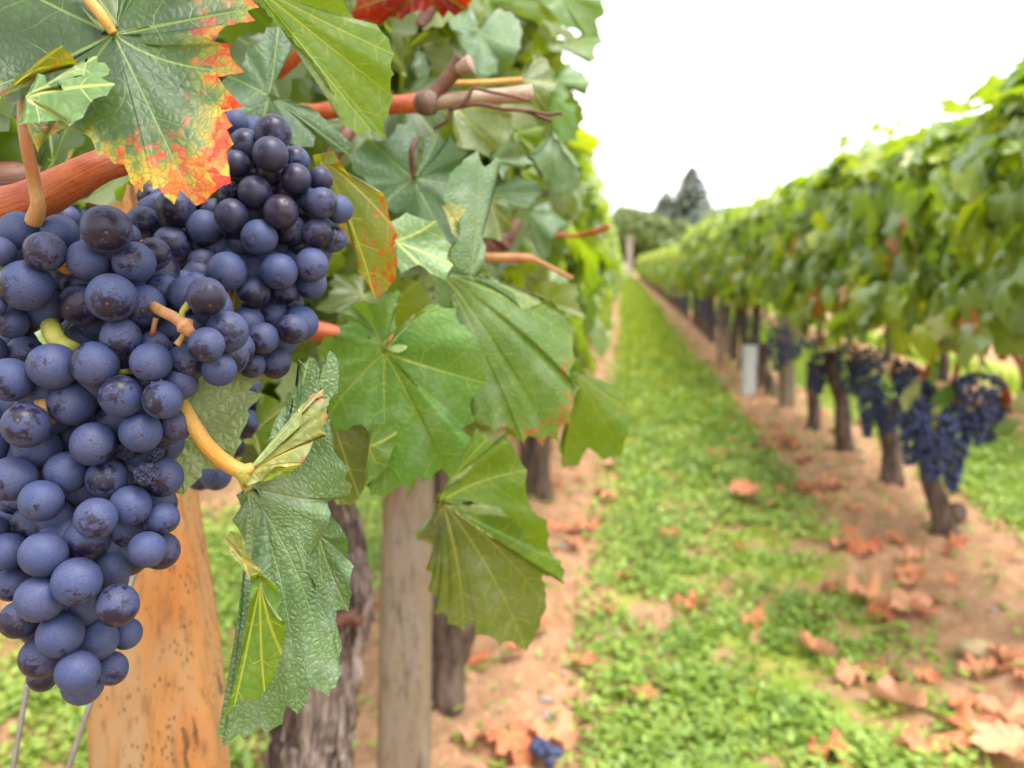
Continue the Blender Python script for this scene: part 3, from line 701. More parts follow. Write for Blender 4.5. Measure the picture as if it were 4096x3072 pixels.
def boxm(c, s):
    c = np.array(c); s = np.array(s)/2; V = [c+s*np.array(k) for k in [(-1, -1, -1), (1, -1, -1), (1, 1, -1), (-1, 1, -1), (-1, -1, 1), (1, -1, 1), (1, 1, 1), (-1, 1, 1)]]
    return V, [(3, 2, 1, 0), (4, 5, 6, 7), (0, 1, 5, 4), (1, 2, 6, 5), (2, 3, 7, 6), (3, 0, 4, 7)]
V, F = boxm(gp+[0, 0, 1.05], (.30, .30, 2.1)); mesh_obj('shaft', V, F, M['stone'], pil, gp, False)
V, F = boxm(gp+[0, 0, 2.16], (.40, .40, .12)); mesh_obj('cap', V, F, M['stone'], pil, gp, False)

# ------------------------------------------------------------------ ground cover (stuff)
def scatter_cover(name, n, xr, yr, mat, kind, size, dens):
    X = rng.uniform(*xr, n); u = rng.random(n); Y = yr[0]*(yr[1]/yr[0])**u
    keep = dens(X, Y) > rng.random(n); X, Y = X[keep], Y[keep]; n = len(X); Z = ground_z(X, Y)
    rnd = np.clip(vnoise(X, Y, 7, 4)*.7+rng.normal(size=n)*.18+.1, 0, 1)
    if kind == 'weed':
        a = np.linspace(0, 2*math.pi, 6, endpoint=False); base = np.stack([np.cos(a)*.55, np.sin(a), .12*np.abs(np.sin(a))-.1*np.abs(np.cos(a))], -1)
    else:
        base = np.array([(-.06, 0, 0), (.06, 0, 0), (.045, .12, .5), (.0, .42, 1.0), (-.045, .12, .5)])
    k = len(base); S = size*rng.uniform(.5, 1.3, n)*np.clip(Y/2.2, .8, 6)**.6
    az = rng.uniform(0, 6.283, n); ca, sa = np.cos(az), np.sin(az); tl = rng.normal(size=n)*.45 if kind == 'weed' else rng.normal(size=n)*.3
    B = np.repeat(base[None], n, 0)*S[:, None, None]
    ct, st = np.cos(tl)[:, None], np.sin(tl)[:, None]
    y1 = B[..., 1]*ct-B[..., 2]*st; z1 = B[..., 1]*st+B[..., 2]*ct; x1 = B[..., 0]
    lift = rng.uniform(.003, .025, n) if kind == 'weed' else np.full(n, -.003)
    V = np.stack([x1*ca[:, None]-y1*sa[:, None]+X[:, None], x1*sa[:, None]+y1*ca[:, None]+Y[:, None], z1+(Z+lift)[:, None]], -1).reshape(-1, 3)
    F = (np.arange(n)[:, None]*k+np.arange(k)[None])
    va = np.tile(np.stack([base[:, 1], np.abs(base[:, 0])*2+.02], -1), (n, 1))
    o = mesh_obj(name, V, F, mat, uvs={'vein': va}, attrs={'rnd': np.repeat(rnd, k)}); tag(o, kind='stuff'); return o
def dens_weed(X, Y):
    rd = row_dist(X); patch = vnoise(X, Y, 4.5, 6)*.6+vnoise(X, Y, 13, 7)*.6
    return np.clip((rd-.18)/.14, .04, 1)*np.clip((patch-.27)*2.8, 0.03, 1)
def dens_grass(X, Y):
    rd = row_dist(X); patch = vnoise(X, Y, 3, 8)
    return np.clip((rd-.20)/.12, .01, 1)*np.clip((Y-1.6)/2.5, .22, 1)*(.4+.6*patch)
w = scatter_cover('ground_weeds', 150000, (-1.3, 1.9), (.9, 6.0), M['weed'], 'weed', .0115, dens_weed); tag(w, 'small leafy green weeds spread over the strips between the rows', 'weeds')
w = scatter_cover('grass', 120000, (-1.5, 2.4), (.9, 42), M['grass'], 'blade', .040, dens_grass); tag(w, 'fresh lime green grass of the strip running between the vine rows', 'grass')

# ------------------------------------------------------------------ fallen leaves
fl_meshes = []
for k in range(9):
    V3, F, uv, va, E = gen_leaf(cols=56, rings=7, sharp=[.5, .2, .8, .1, .6, .4, .9, .3, .5][k], curl=[.3, -.4, .15, -.2, .5, -.1, .3, .6, -.5][k], droop=[.2, .4, -.2, .1, .3, -.3, .5, .1, .2][k], cup=[.3, .1, .5, -.2, .2, .6, -.3, .2, .4][k], wave=[.14, .2, .1, .22, .16, .12, .2, .18, .1][k], teeth=.05, seed=40+k)
    o = mesh_obj('fallen_leaf', V3, to_tris(F), M['fallen'], uvs={'leaf': uv, 'vein': va}, attrs={'edge': E, 'rnd': np.full(len(V3), [.55, .85, .95, .65, .4, .75, .12, .9, .6][k])})
    fl_meshes.append(o.data); bpy.data.objects.remove(o)
def fallen(p, size, k, label, grp, tilt=.25):
    o = bpy.data.objects.new('fallen_leaf', fl_meshes[k % 9]); link(o)
    o.scale = (size*rng.uniform(.75, 1.15), size, size*rng.uniform(.8, 1.3)); o.rotation_euler = (rng.normal()*tilt, rng.normal()*tilt, rng.uniform(0, 6.28))
    z = float(ground_z(p[0], p[1])); o.location = (p[0], p[1], z+.014+size*.12); tag(o, label, 'leaf', grp); return o
FL = [(2085, 1590, .062, 'largest salmon dry leaf of the pile at the lower right corner'), (2165, 1570, .050, 'curled dry leaf leaning on the largest leaf in the lower right corner'),
      (2190, 1640, .055, 'dry orange leaf cut by the lower right corner of the photo'), (2010, 1640, .045, 'flat dry leaf between the corner pile and the star-shaped leaf'),
      (1790, 1622, .048, 'star-shaped salmon leaf lying on bare earth at the bottom edge'), (1955, 1530, .052, 'pale orange leaf with pointed lobes above the corner pile'),
      (1915, 1455, .050, 'reddish leaf with a yellow centre standing up among weeds'), (1840, 1465, .030, 'small brown leaf left of the upright reddish leaf'),
      (1770, 1408, .040, 'wide salmon leaf lying alone on weeds, left of the upright leaf'), (1620, 1326, .048, 'bright red-orange leaf in the middle of the weedy strip'),
      (1880, 1300, .060, 'long salmon leaf on the edge between weeds and bare soil'), (1960, 1330, .050, 'salmon leaf overlapping the long leaf on its right end'),
      (1955, 1250, .036, 'small red leaf on the bare soil under the right row'), (1870, 1195, .045, 'salmon leaf on soil below the nearest right trunk'),
      (1600, 1078, .055, 'broad faded leaf on the far part of the weedy strip'), (1745, 1062, .060, 'blurred salmon leaf at the soil edge under the right row'),
      (1315, 1075, .045, 'blurred orange leaf on the soil path at the left'), (1270, 1150, .040, 'pink-orange leaf on the soil path below the lime green leaf'),
      (1105, 1612, .050, 'orange leaf on the path soil at the bottom edge, beside fallen berries'), (1190, 1602, .046, 'orange leaf partly covering the fallen dark berries'),
      (1030, 1625, .042, 'pink-orange leaf next to the grey post foot'), (1450, 1158, .035, 'small orange leaf at the left border of the weeds'),
      (1550, 980, .050, 'orange leaf on the lime grass beyond the weeds'), (1690, 970, .05, 'orange leaf at the right border of the grass')]
for k, (x, y, s, lab) in enumerate(FL):
    fallen(ground_pt('F', x, y), s*1.18, k, lab, 'dry leaves fallen on the ground', .22)
for k in range(230):
    Y = 1.25*(12.0/1.25)**rng.random(); side = rng.random()
    X = rng.normal()*.10+ROW_R-.22 if side < .5 else (rng.normal()*.10-.20 if side < .75 else rng.uniform(-.1, 1.5))
    fallen((X, Y), rng.uniform(.022, .040), k, 'small dry orange leaf scattered among others on soil or grass', 'small dry leaves scattered along the rows')
for k in range(16):
    fallen((rng.uniform(-1.0, -.45), rng.uniform(1.2, 3.2)), rng.uniform(.025, .045), k, 'dry leaf lying on the grass left of the stakes', 'dry leaves left of the stakes')
g0 = ground_pt('F', 2108, 1420)
V = ICO_V*np.array([.034, .026, .020])*(1+.12*np.array([mnoise.noise(Vector(v)*1.6) for v in ICO_V]))[:, None]+[g0[0], g0[1], .016]
tag(mesh_obj('stone', V, ICO_F, M['pebble'], None, (g0[0], g0[1], 0)), 'rounded yellowish stone on the weeds at the right', 'stone')
for k in range(26):
    p = (rng.normal()*.09+(ROW_L+.12 if rng.random() < .5 else ROW_R-.12), rng.uniform(1.1, 4)); s = rng.uniform(.005, .013)
    V = ICO_V*np.array([s, s*.8, s*.6])*(1+.2*np.array([mnoise.noise(Vector(v)*1.6+Vector((k, 0, 0))) for v in ICO_V]))[:, None]+[p[0], p[1], float(ground_z(*p))+s*.3]
    tag(mesh_obj('stone', V, ICO_F, M['stone'], None, (p[0], p[1], 0)), 'small pale stone lying on the bare soil beneath a vine row', 'stone', 'small stones on the soil')

# ------------------------------------------------------------------ grapes
def grape_meshes(mat):
    out = []
    V, F = icosphere(4)
    for k in range(3):
        W = V*np.array([1, 1, [1.02, .98, 1.05][k]]); W = W*(1+.018*np.array([mnoise.noise(Vector(v)*1.1+Vector((k*5, 2, 1))) for v in V]))[:, None]
        W[:, 2] += .05*np.exp(-((V[:, 0]**2+V[:, 1]**2)/.012))*(V[:, 2] < 0)
        o = mesh_obj('grape', W, F, mat); out.append(o.data); bpy.data.objects.remove(o)
    return out
GM, GMP = grape_meshes(M['grape']), grape_meshes(M['grape_purple'])
rv = []
for k in range(3):
    V, F = icosphere(4)
    r1 = np.array([abs(mnoise.noise(Vector(v)*2.2+Vector((k*9, 1, 4))))+.6*abs(mnoise.noise(Vector(v)*4.5+Vector((k*9, 3, 4)))) for v in V])
    o = mesh_obj('shrivelled_grape', V*(1.12-.75*r1)[:, None]*np.array([1, .85, 1]), F, M['raisin']); rv.append(o.data); bpy.data.objects.remove(o)
def bunch(traced, base_d, label, fill=14, seed=0, out_bias=(0, 0, -.6), raisins=(), purple=(), grp='bunches of the foreground vine', step=.010):
    """traced: rows (region, x, y, r, layer)"""
    r_ = np.random.default_rng(seed)
    pp = np.array([px(t[0], (t[1], t[2])) for t in traced]); rr = np.array([t[3]*REG[t[0]][2] for t in traced]); lay = np.array([t[4] for t in traced], float)
    d = base_d+lay*step+r_.normal(size=len(lay))*.0006
    n = len(d)
    for it in range(90):
        C = CAM+ray(pp)*d[:, None]; R = rr*d/FPX
        D = np.linalg.norm(C[:, None]-C[None], axis=2)+np.eye(n); need = .95*(R[:, None]+R[None])*(1-np.eye(n)); ov = np.clip(need-D, 0, None)
        if ov.max() < 2e-4: break
        sgn = np.sign(d[:, None]-d[None]+1e-6*(np.arange(n)[:, None]-np.arange(n)[None]))
        w = np.where(sgn > 0, .42, -.12); d = d+(ov*w).max(1)*.6+(ov*w).min(1)*.6
    C = CAM+ray(pp)*d[:, None]; R = rr*d/FPX
    ctr = C.mean(0)+FWD*.012
    root = empty('grape_bunch', ctr, label, 'grape bunch', grp)
    extra = []; used = []
    lo, hi = pp.min(0)-60, pp.max(0)+60
    for gy_ in np.arange(lo[1], hi[1], 28):
        for gx_ in np.arange(lo[0], hi[0], 28):
            q = np.array([gx_, gy_]); dv = pp-q; ds = np.linalg.norm(dv, axis=1)
            if (ds-rr).min() < -6: continue
            nb = np.where(ds < rr*2.5)[0]
            if len(nb) < 4: continue
            an = np.sort(np.arctan2(dv[nb, 1], dv[nb, 0])); gap = np.diff(np.concatenate([an, [an[0]+2*math.pi]])).max()
            if gap > 2.5 or any(np.linalg.norm(q-u) < 62 for u in used): continue
            used.append(q); dd_ = np.median(d[nb])+.014
            extra.append((CAM+ray(q)*dd_, .0082))
    n_gap = len(extra)
    for _ in range(fill*80):
        if len(extra)-n_gap >= fill: break
        i = r_.integers(n); c = C[i]+FWD*r_.uniform(.010, .024)+RIGHT*r_.normal()*.007+UP*r_.normal()*.007; R2 = r_.uniform(.0068, .0080)
        q = CAM+0; dd = np.linalg.norm(C-c, axis=1)
        if (dd < .78*(R+R2)).any() or any(np.linalg.norm(e[0]-c) < .74*(e[1]+R2) for e in extra): continue
        # keep hidden grapes inside the outline
        v = c-CAM; dp = np.dot(v, FWD); sp = np.array([2048+np.dot(v, RIGHT)/dp*FPX, 1536-np.dot(v, UP)/dp*FPX]); k = np.argmin(np.linalg.norm(pp-sp, axis=1))
        if np.linalg.norm(pp[k]-sp) > rr[k]*.75: continue
        extra.append((c, R2))
    for i, (c, R2) in enumerate([(C[k], R[k]) for k in range(n)]+extra):
        m = (GMP if i in purple else GM)[i % 3]
        if i in raisins: m = rv[i % 3]
        o = bpy.data.objects.new('shrivelled_grape' if i in raisins else 'grape', m); link(o, root)
        o.location = c-ctr; o.scale = (R2,)*3
        ax = unit(unit(c-ctr)*.55-FWD*.55+np.array(out_bias)*.75+r_.normal(size=3)*.32)
        o.rotation_euler = Vector(ax).to_track_quat('-Z', 'Y').to_euler()
        if i in purple: o['label'] = 'purple grape with little bloom'
    return root, C, R
A1 = [('1', 125, 1460, 122, 1), ('1', 380, 1470, 115, 1), ('1', 675, 1450, 152, 0), ('1', 285, 1590, 125, 0), ('1', 5, 1590, 92, 0), ('1', 560, 1645, 128, 0), ('1', 470, 1560, 80, 2),
      ('1', 848, 1658, 130, 0), ('1', 972, 1605, 103, 1), ('1', 810, 1490, 75, 2), ('2', 165, 225, 160, 0), ('2', 440, 230, 110, 2), ('2', 285, 365, 130, 1), ('2', 70, 455, 105, 1), ('2', -25, 350, 62, 0),
      ('2', 515, 345, 132, 1), ('2', 705, 300, 152, 0), ('2', 900, 352, 138, 0.6), ('2', 1035, 250, 98, 1), ('2', 1150, 290, 85, 2), ('2', 1305, 295, 122, 0), ('2', 1240, 215, 75, 3), ('2', 1165, 205, 80, 4),
      ('2', 765, 555, 122, .4), ('2', 560, 545, 120, 3), ('2', 975, 605, 95, 1), ('2', 1040, 510, 85, 3), ('2', 1435, 515, 132, .3), ('2', 1240, 485, 75, 2), ('2', 1305, 600, 111, 0), ('2', 1180, 712, 122, 1),
      ('2', 1385, 755, 108, 1), ('2', 955, 710, 125, 0), ('2', 780, 740, 75, 3), ('2', 1510, 630, 75, 2.5), ('2', 1330, 400, 95, 3), ('2', 100, 560, 90, 3), ('2', 900, 480, 90, 3.5), ('2', 1090, 420, 85, 3.5)]
A2 = [('2', -75, 640, 110, 1.5), ('2', -60, 1010, 120, 2), ('2', -80, 1250, 120, 1.5), ('3', -70, 170, 115, 1.5), ('3', -60, 420, 110, 1.6), ('2', 855, 835, 90, 3), ('2', 160, 655, 112, 2), ('2', 65, 820, 138, 0), ('2', 335, 735, 146, 0), ('2', 600, 720, 143, 0), ('2', 455, 965, 145, .4), ('2', 770, 925, 134, 0), ('2', 1028, 945, 122, 0), ('2', 1140, 840, 110, 1),
      ('2', 660, 1000, 122, 2.5), ('2', 1112, 1105, 102, 1), ('2', 890, 1150, 130, .6), ('2', 165, 1110, 141, 0), ('2', 240, 1245, 140, 1), ('2', 590, 1225, 140, .5), ('2', 400, 1215, 65, 3), ('2', 420, 1405, 132, .6),
      ('2', 675, 1445, 126, .6), ('2', 78, 1445, 140, .5), ('2', 1030, 1435, 124, 1), ('2', 260, 1585, 132, .2), ('2', 825, 1615, 126, .4), ('3', 605, 80, 129, 0), ('3', 1030, 80, 102, 1), ('3', 955, 60, 65, 1.5),
      ('3', 85, 80, 122, 1.4), ('3', 350, 75, 120, 1.5), ('3', 800, 158, 118, 1), ('3', 545, 220, 138, .6), ('3', 275, 310, 144, .2), ('3', 48, 290, 115, 1), ('3', 80, 495, 108, 1.5), ('3', 930, 278, 116, .8),
      ('3', 715, 380, 122, .8), ('3', 485, 480, 149, 0), ('3', 255, 590, 149, 0), ('3', 525, 638, 122, 1), ('3', 740, 630, 132, .5), ('3', 700, 500, 95, 2), ('3', 125, 720, 118, 1), ('3', 380, 815, 140, .1),
      ('3', 610, 850, 132, .4), ('3', 800, 810, 95, 1.3), ('3', 265, 955, 133, .7), ('3', 490, 1050, 133, .6), ('3', 705, 1030, 101, 1), ('3', 270, 1080, 92, 1.8), ('3', 545, 1130, 75, 2),
      ('2', 930, 1415, 82, .6), ('2', 800, 1260, 78, 1.2), ('2', 965, 1275, 72, 1.0), ('2', 10, 970, 90, 3), ('2', 560, 1120, 100, 3.2), ('2', 740, 1330, 100, 3), ('2', 330, 1330, 95, 3)]
raisA2 = {53, 54, 55}
B = [('1', 1490, 775, 78, 2), ('1', 1725, 838, 116, .8), ('1', 1555, 912, 96, 1), ('1', 1710, 975, 111, 0), ('1', 1495, 1035, 86, .5), ('1', 1868, 1012, 88, 2), ('1', 1700, 1090, 81, .3), ('1', 1870, 1130, 97, .6),
     ('1', 2025, 1132, 77, 1.5), ('1', 1612, 1215, 105, 0), ('1', 1465, 1205, 62, .8), ('1', 1800, 1222, 88, 1), ('1', 1775, 1340, 109, 0), ('1', 1465, 1362, 107, 0), ('1', 1960, 1262, 75, 1.5), ('1', 2035, 1282, 97, .8),
     ('1', 2142, 1322, 90, 1), ('1', 1905, 1340, 75, 1.6), ('1', 1345, 1330, 75, 2), ('1', 1290, 1440, 116, 1), ('1', 1640, 1500, 113, 0), ('1', 1830, 1450, 101, .8), ('1', 2005, 1475, 93, 1), ('1', 2110, 1512, 83, 1.5),
     ('1', 1530, 1530, 85, 1.5), ('1', 1905, 1560, 82, 1.5), ('1', 1970, 1672, 105, .5), ('2', 1435, 135, 123, 0), ('2', 1765, 135, 116, .4), ('2', 1968, 212, 97, 1.3), ('2', 1600, 268, 104, .3), ('2', 1285, 85, 97, 1),
     ('2', 1805, 262, 78, 1.6), ('2', 1690, 335, 68, 1.6), ('2', 1840, 332, 76, 2), ('2', 1565, 460, 106, .6), ('2', 1730, 420, 86, 1), ('2', 1850, 500, 97, .6), ('2', 1660, 560, 101, .5), ('2', 1737, 712, 100, 1), ('2', 1590, 725, 86, .8),
     ('2', 1620, 60, 85, 2.6), ('2', 1500, 640, 75, 2)]
purB = {3, 4, 6, 7, 8, 9, 11, 13, 12}; raisB = {10}
Cb = [('1', 905, 1410, 106, 1), ('1', 1110, 1320, 122, .4), ('1', 1085, 1545, 116, .6), ('1', 955, 1245, 82, 2), ('1', 1170, 1660, 90, 1), ('2', 1100, 180, 90, 1.5), ('1', 1240, 1250, 85, 2), ('1', 420, 1380, 85, 2.4), ('1', 30, 1270, 95, 3), ('1', 1330, 1560, 100, 2)]
Db = [('2', 1590, 870, 60, .6), ('2', 1600, 965, 60, 1), ('2', 1565, 1100, 92, .4), ('2', 1490, 1250, 62, .6), ('2', 1365, 1425, 96, .2), ('2', 1300, 1410, 56, .6), ('2', 1480, 1020, 80, 1.2), ('2', 1430, 1170, 80, 1.2), ('2', 1390, 1310, 80, 1)]
ra1, CA1, RA1 = bunch(A1, .272, 'broad upper shoulder of blue grapes under the orange cane, with a bare red stem showing', 12, 1, raisins=set())
ra2, CA2, RA2 = bunch(A2, .272, 'long tapering blue bunch hanging lowest at left with shrivelled berries on its side', 12, 2, raisins=raisA2)
rb, CB, RB = bunch(B, .322, 'purple-blue bunch beside the red-edged leaf, its top berries bare and glossy', 10, 3, purple=purB, raisins=raisB)
rc, _, _ = bunch(Cb, .325, 'shaded dark bunch tucked under the red-edged leaf between two larger bunches', 6, 4)
rd_, _, _ = bunch(Db, .40, 'dark bunch half hidden behind the pale leaf underside', 4, 5)
def stem(parent, pts, radii, mat=None, n=10, rough=.06, nodes=(), name='stem'):
    V, F = tube(pts, radii, n, None, rough, 3, nodes); return mesh_obj(name, V, F, mat or M['rachis'], parent, parent_world(parent))
stem(ra1, [P('2', 930, 330, .285), P('2', 1020, 385, .274), P('2', 1100, 425, .272), P('2', 1165, 475, .270), P('2', 1215, 530, .272), P('2', 1290, 590, .285)], [.0019, .0019, .0020, .0022, .0017, .0014], nodes=((.62, .5, .05),))
stem(ra1, [P('2', 1160, 470, .271), P('2', 1150, 400, .272), P('2', 1195, 340, .272)], [.0011, .0010, .0014], M['petiole_green'])
stem(ra1, [P('2', 1180, 500, .273), P('2', 1150, 550, .275), P('2', 1120, 600, .275)], [.0010, .0009, .0014])
stem(ra1, [P('2', 985, 430, .278), P('2', 970, 500, .278), P('2', 965, 530, .28)], [.0010, .0009, .0012])
stem(ra1, [P('2', 300, 60, .29), P('2', 400, 110, .280), P('2', 470, 150, .29)], [.0022, .002, .0018])
stem(ra2, [P('2', 310, 420, .295), P('2', 330, 510, .283), P('2', 375, 585, .281), P('2', 470, 630, .284), P('2', 540, 640, .30)], [.0034, .0034, .0032, .0028, .0022], M['petiole_green'], 12)
stem(ra2, [P('2', 210, 800, .30), P('2', 215, 900, .285), P('2', 230, 980, .285)], [.0014, .0012, .0014], M['petiole_green'])
stem(ra2, [P('2', 700, 780, .285), P('2', 780, 770, .279), P('2', 840, 765, .29)], [.0013, .0011, .0012], M['petiole_green'])
stem(ra2, [P('2', 230, 960, .285), P('2', 290, 990, .279), P('2', 330, 1080, .282)], [.002, .0035, .0022], rough=.5)
stem(rb, [P('1', 1420, 1490, .36), P('1', 1450, 1550, .345), P('1', 1470, 1640, .345), P('2', 1440, 420, .36)], [.003, .003, .0026, .0022])
stem(rb, [P('2', 1470, 230, .335), P('2', 1450, 300, .335), P('2', 1430, 360, .34)], [.0012, .001, .001], M['rachis'])

# ------------------------------------------------------------------ foreground canes
def cane(name, pts, radii, mat, label, nodes=(), n=20, rough=.05, cat='cane', grp=None):
    V, F = tube(pts, radii, n, 60, rough, 2, nodes); o0 = pts[0]; U, A = tube_uv(V, n, 60)
    o = mesh_obj(name, V, F, mat, None, o0, uvs=U, attrs=A); tag(o, label, cat, grp); return o
cane('vine_cane', [P('1', -260, 1440, .292), P('1', 0, 1345, .294), P('1', 230, 1260, .296), P('1', 460, 1140, .298), P('1', 640, 1050, .302), P('1', 820, 1000, .312), P('1', 1050, 940, .33)], [.0085, .0082, .0078, .0068, .0060, .0056, .0050], M['cane'], 'thick orange-red cane above the blue grapes at the left edge', ((.12, .12, .05),), 28)
cane('vine_cane', [P('1', -150, 1150, .37), P('1', 60, 1150, .37), P('1', 200, 1150, .375), P('1', 420, 1240, .38), P('1', 600, 1260, .39)], [.010, .0095, .009, .0075, .007], M['cane_dark'], 'brown shaded cane behind the orange one at the left edge', n=16)
cane('vine_cane', [P('4', -250, 690, .49), P('4', 60, 712, .485), P('4', 270, 688, .48), P('4', 560, 664, .475), P('4', 780, 650, .475)], [.0052, .005, .0050, .0051, .0058], M['cane'], 'red horizontal cane running out of the big lime leaf to a dark node', ((1.0, .25, .03),))
c2 = empty('pruned_shoot', P('4', 800, 650, .475), 'pale pruned shoot with forked stub beyond the dark node, thin tendrils on it', 'cane')
def sub(name, pts, radii, mat, n=14, nodes=()):
    V, F = tube(pts, radii, n, 40, .05, 4, nodes); U, A = tube_uv(V, n, 40); return mesh_obj(name, V, F, mat, c2, parent_world(c2), uvs=U, attrs=A)
sub('shoot', [P('4', 795, 652, .476), P('4', 900, 640, .475), P('4', 1100, 620, .475), P('4', 1300, 605, .478), P('4', 1465, 590, .48)], [.0056, .0048, .0046, .0046, .0056], M['cane_pale'])
sub('node', [P('4', 760, 655, .474), P('4', 800, 650, .472), P('4', 860, 650, .473)], [.0064, .0078, .0064], M['bark_far'])
sub('stub', [P('4', 815, 640, .473), P('4', 880, 560, .472), P('4', 960, 470, .47), P('4', 1030, 385, .468)], [.0050, .0045, .0046, .0064], M['cane_dark'])
sub('stub', [P('4', 985, 440, .47), P('4', 1030, 425, .466), P('4', 1080, 405, .464)], [.0042, .0045, .0055], M['cane_pale'])
sub('tendril', [P('4', 960, 690, .47), P('4', 1010, 670, .468), P('4', 1060, 620, .465), P('4', 1095, 560, .463), P('4', 1200, 580, .46), P('4', 1330, 605, .46), P('4', 1450, 635, .465)], [.0013]*3+[.001]*4, M['cane_dark'], 8)
sub('tendril', [P('4', 950, 690, .475), P('4', 1130, 660, .468), P('4', 1280, 690, .465), P('4', 1420, 700, .463), P('4', 1520, 740, .463), P('4', 1595, 768, .463)], [.0012]*6, M['cane_dark'], 8)
sub('tendril', [P('4', 1420, 700, .463), P('4', 1480, 705, .46), P('4', 1560, 722, .458), P('4', 1660, 715, .455)], [.001]*4, M['cane_dark'], 8)
sub('tendril', [P('4', 950, 700, .476), P('4', 935, 760, .476), P('4', 890, 790, .478), P('4', 850, 810, .48)], [.001]*4, M['cane_dark'], 8)
cane('vine_cane', [P('5', 380, 500, .47), P('5', 460, 520, .47), P('5', 640, 560, .475), P('5', 840, 590, .475), P('5', 1010, 600, .48), P('5', 1200, 560, .5)], [.006, .006, .006, .0065, .006, .0055], M['cane'], 'red-brown cane showing behind the notch of the central green leaf')
cane('vine_cane', [P('4', 1050, 1610, .62), P('4', 1170, 1628, .62), P('4', 1420, 1632, .62), P('4', 1500, 1650, .625), P('4', 1720, 1760, .64)], [.0038, .004, .0038, .0020, .0016], M['petiole_pink'], 'short straight yellow-orange cane among leaves of the left row')
cane('vine_cane', [P('4', 1160, 1600, .75), P('4', 1260, 1540, .75), P('4', 1330, 1470, .75), P('4', 1360, 1400, .76)], [.007, .008, .0065, .005], M['cane_dark'], 'gnarled reddish wood deep in the left row foliage', ((.4, .4, .1),), rough=.2)
cane('vine_cane', [P('4', 1610, 1480, .95), P('4', 1740, 1490, .95), P('4', 1850, 1470, .94), P('4', 1955, 1430, .93)], [.0022, .0026, .0034, .0036], M['cane'], 'orange-tipped shoot sticking out of the left row against the far trees')
cane('vine_cane', [P('4', 940, 525, .54), P('4', 1150, 522, .54), P('4', 1400, 505, .545)], [.0019]*3, M['petiole'], 'thin straight tan stalk above the pruned shoot')
cane('vine_cane', [P('4', 760, 180, .62), P('4', 800, 100, .62), P('4', 830, 20, .62), P('4', 840, -60, .62)], [.006]*4, M['cane_dark'], 'upright brown shoot below the red leaf at the top edge')
cane('vine_cane', [P('4', 190, 1010, .46), P('4', 280, 880, .46), P('4', 330, 780, .465), P('4', 420, 640, .47)], [.0042]*4, M['cane_dark'], 'dark red shoot rising right of the purple-topped bunch')
cane('vine_cane', [P('1', 1740, 440, .47), P('1', 1820, 370, .46), P('1', 1900, 300, .455)], [.006, .006, .0055], M['cane'], 'red shoot glimpsed left of the big lime leaf')
cane('petiole', [P('1', 145, 640, .262), P('1', 150, 780, .262), P('1', 175, 950, .264), P('1', 222, 1180, .27), P('1', 240, 1300, .272), P('1', 215, 1400, .276)], [.0016, .0019, .0020, .0021, .0024, .0030], M['petiole_pink'], 'slender pink-orange leaf stalk dropping past the orange cane', cat='leaf stalk')

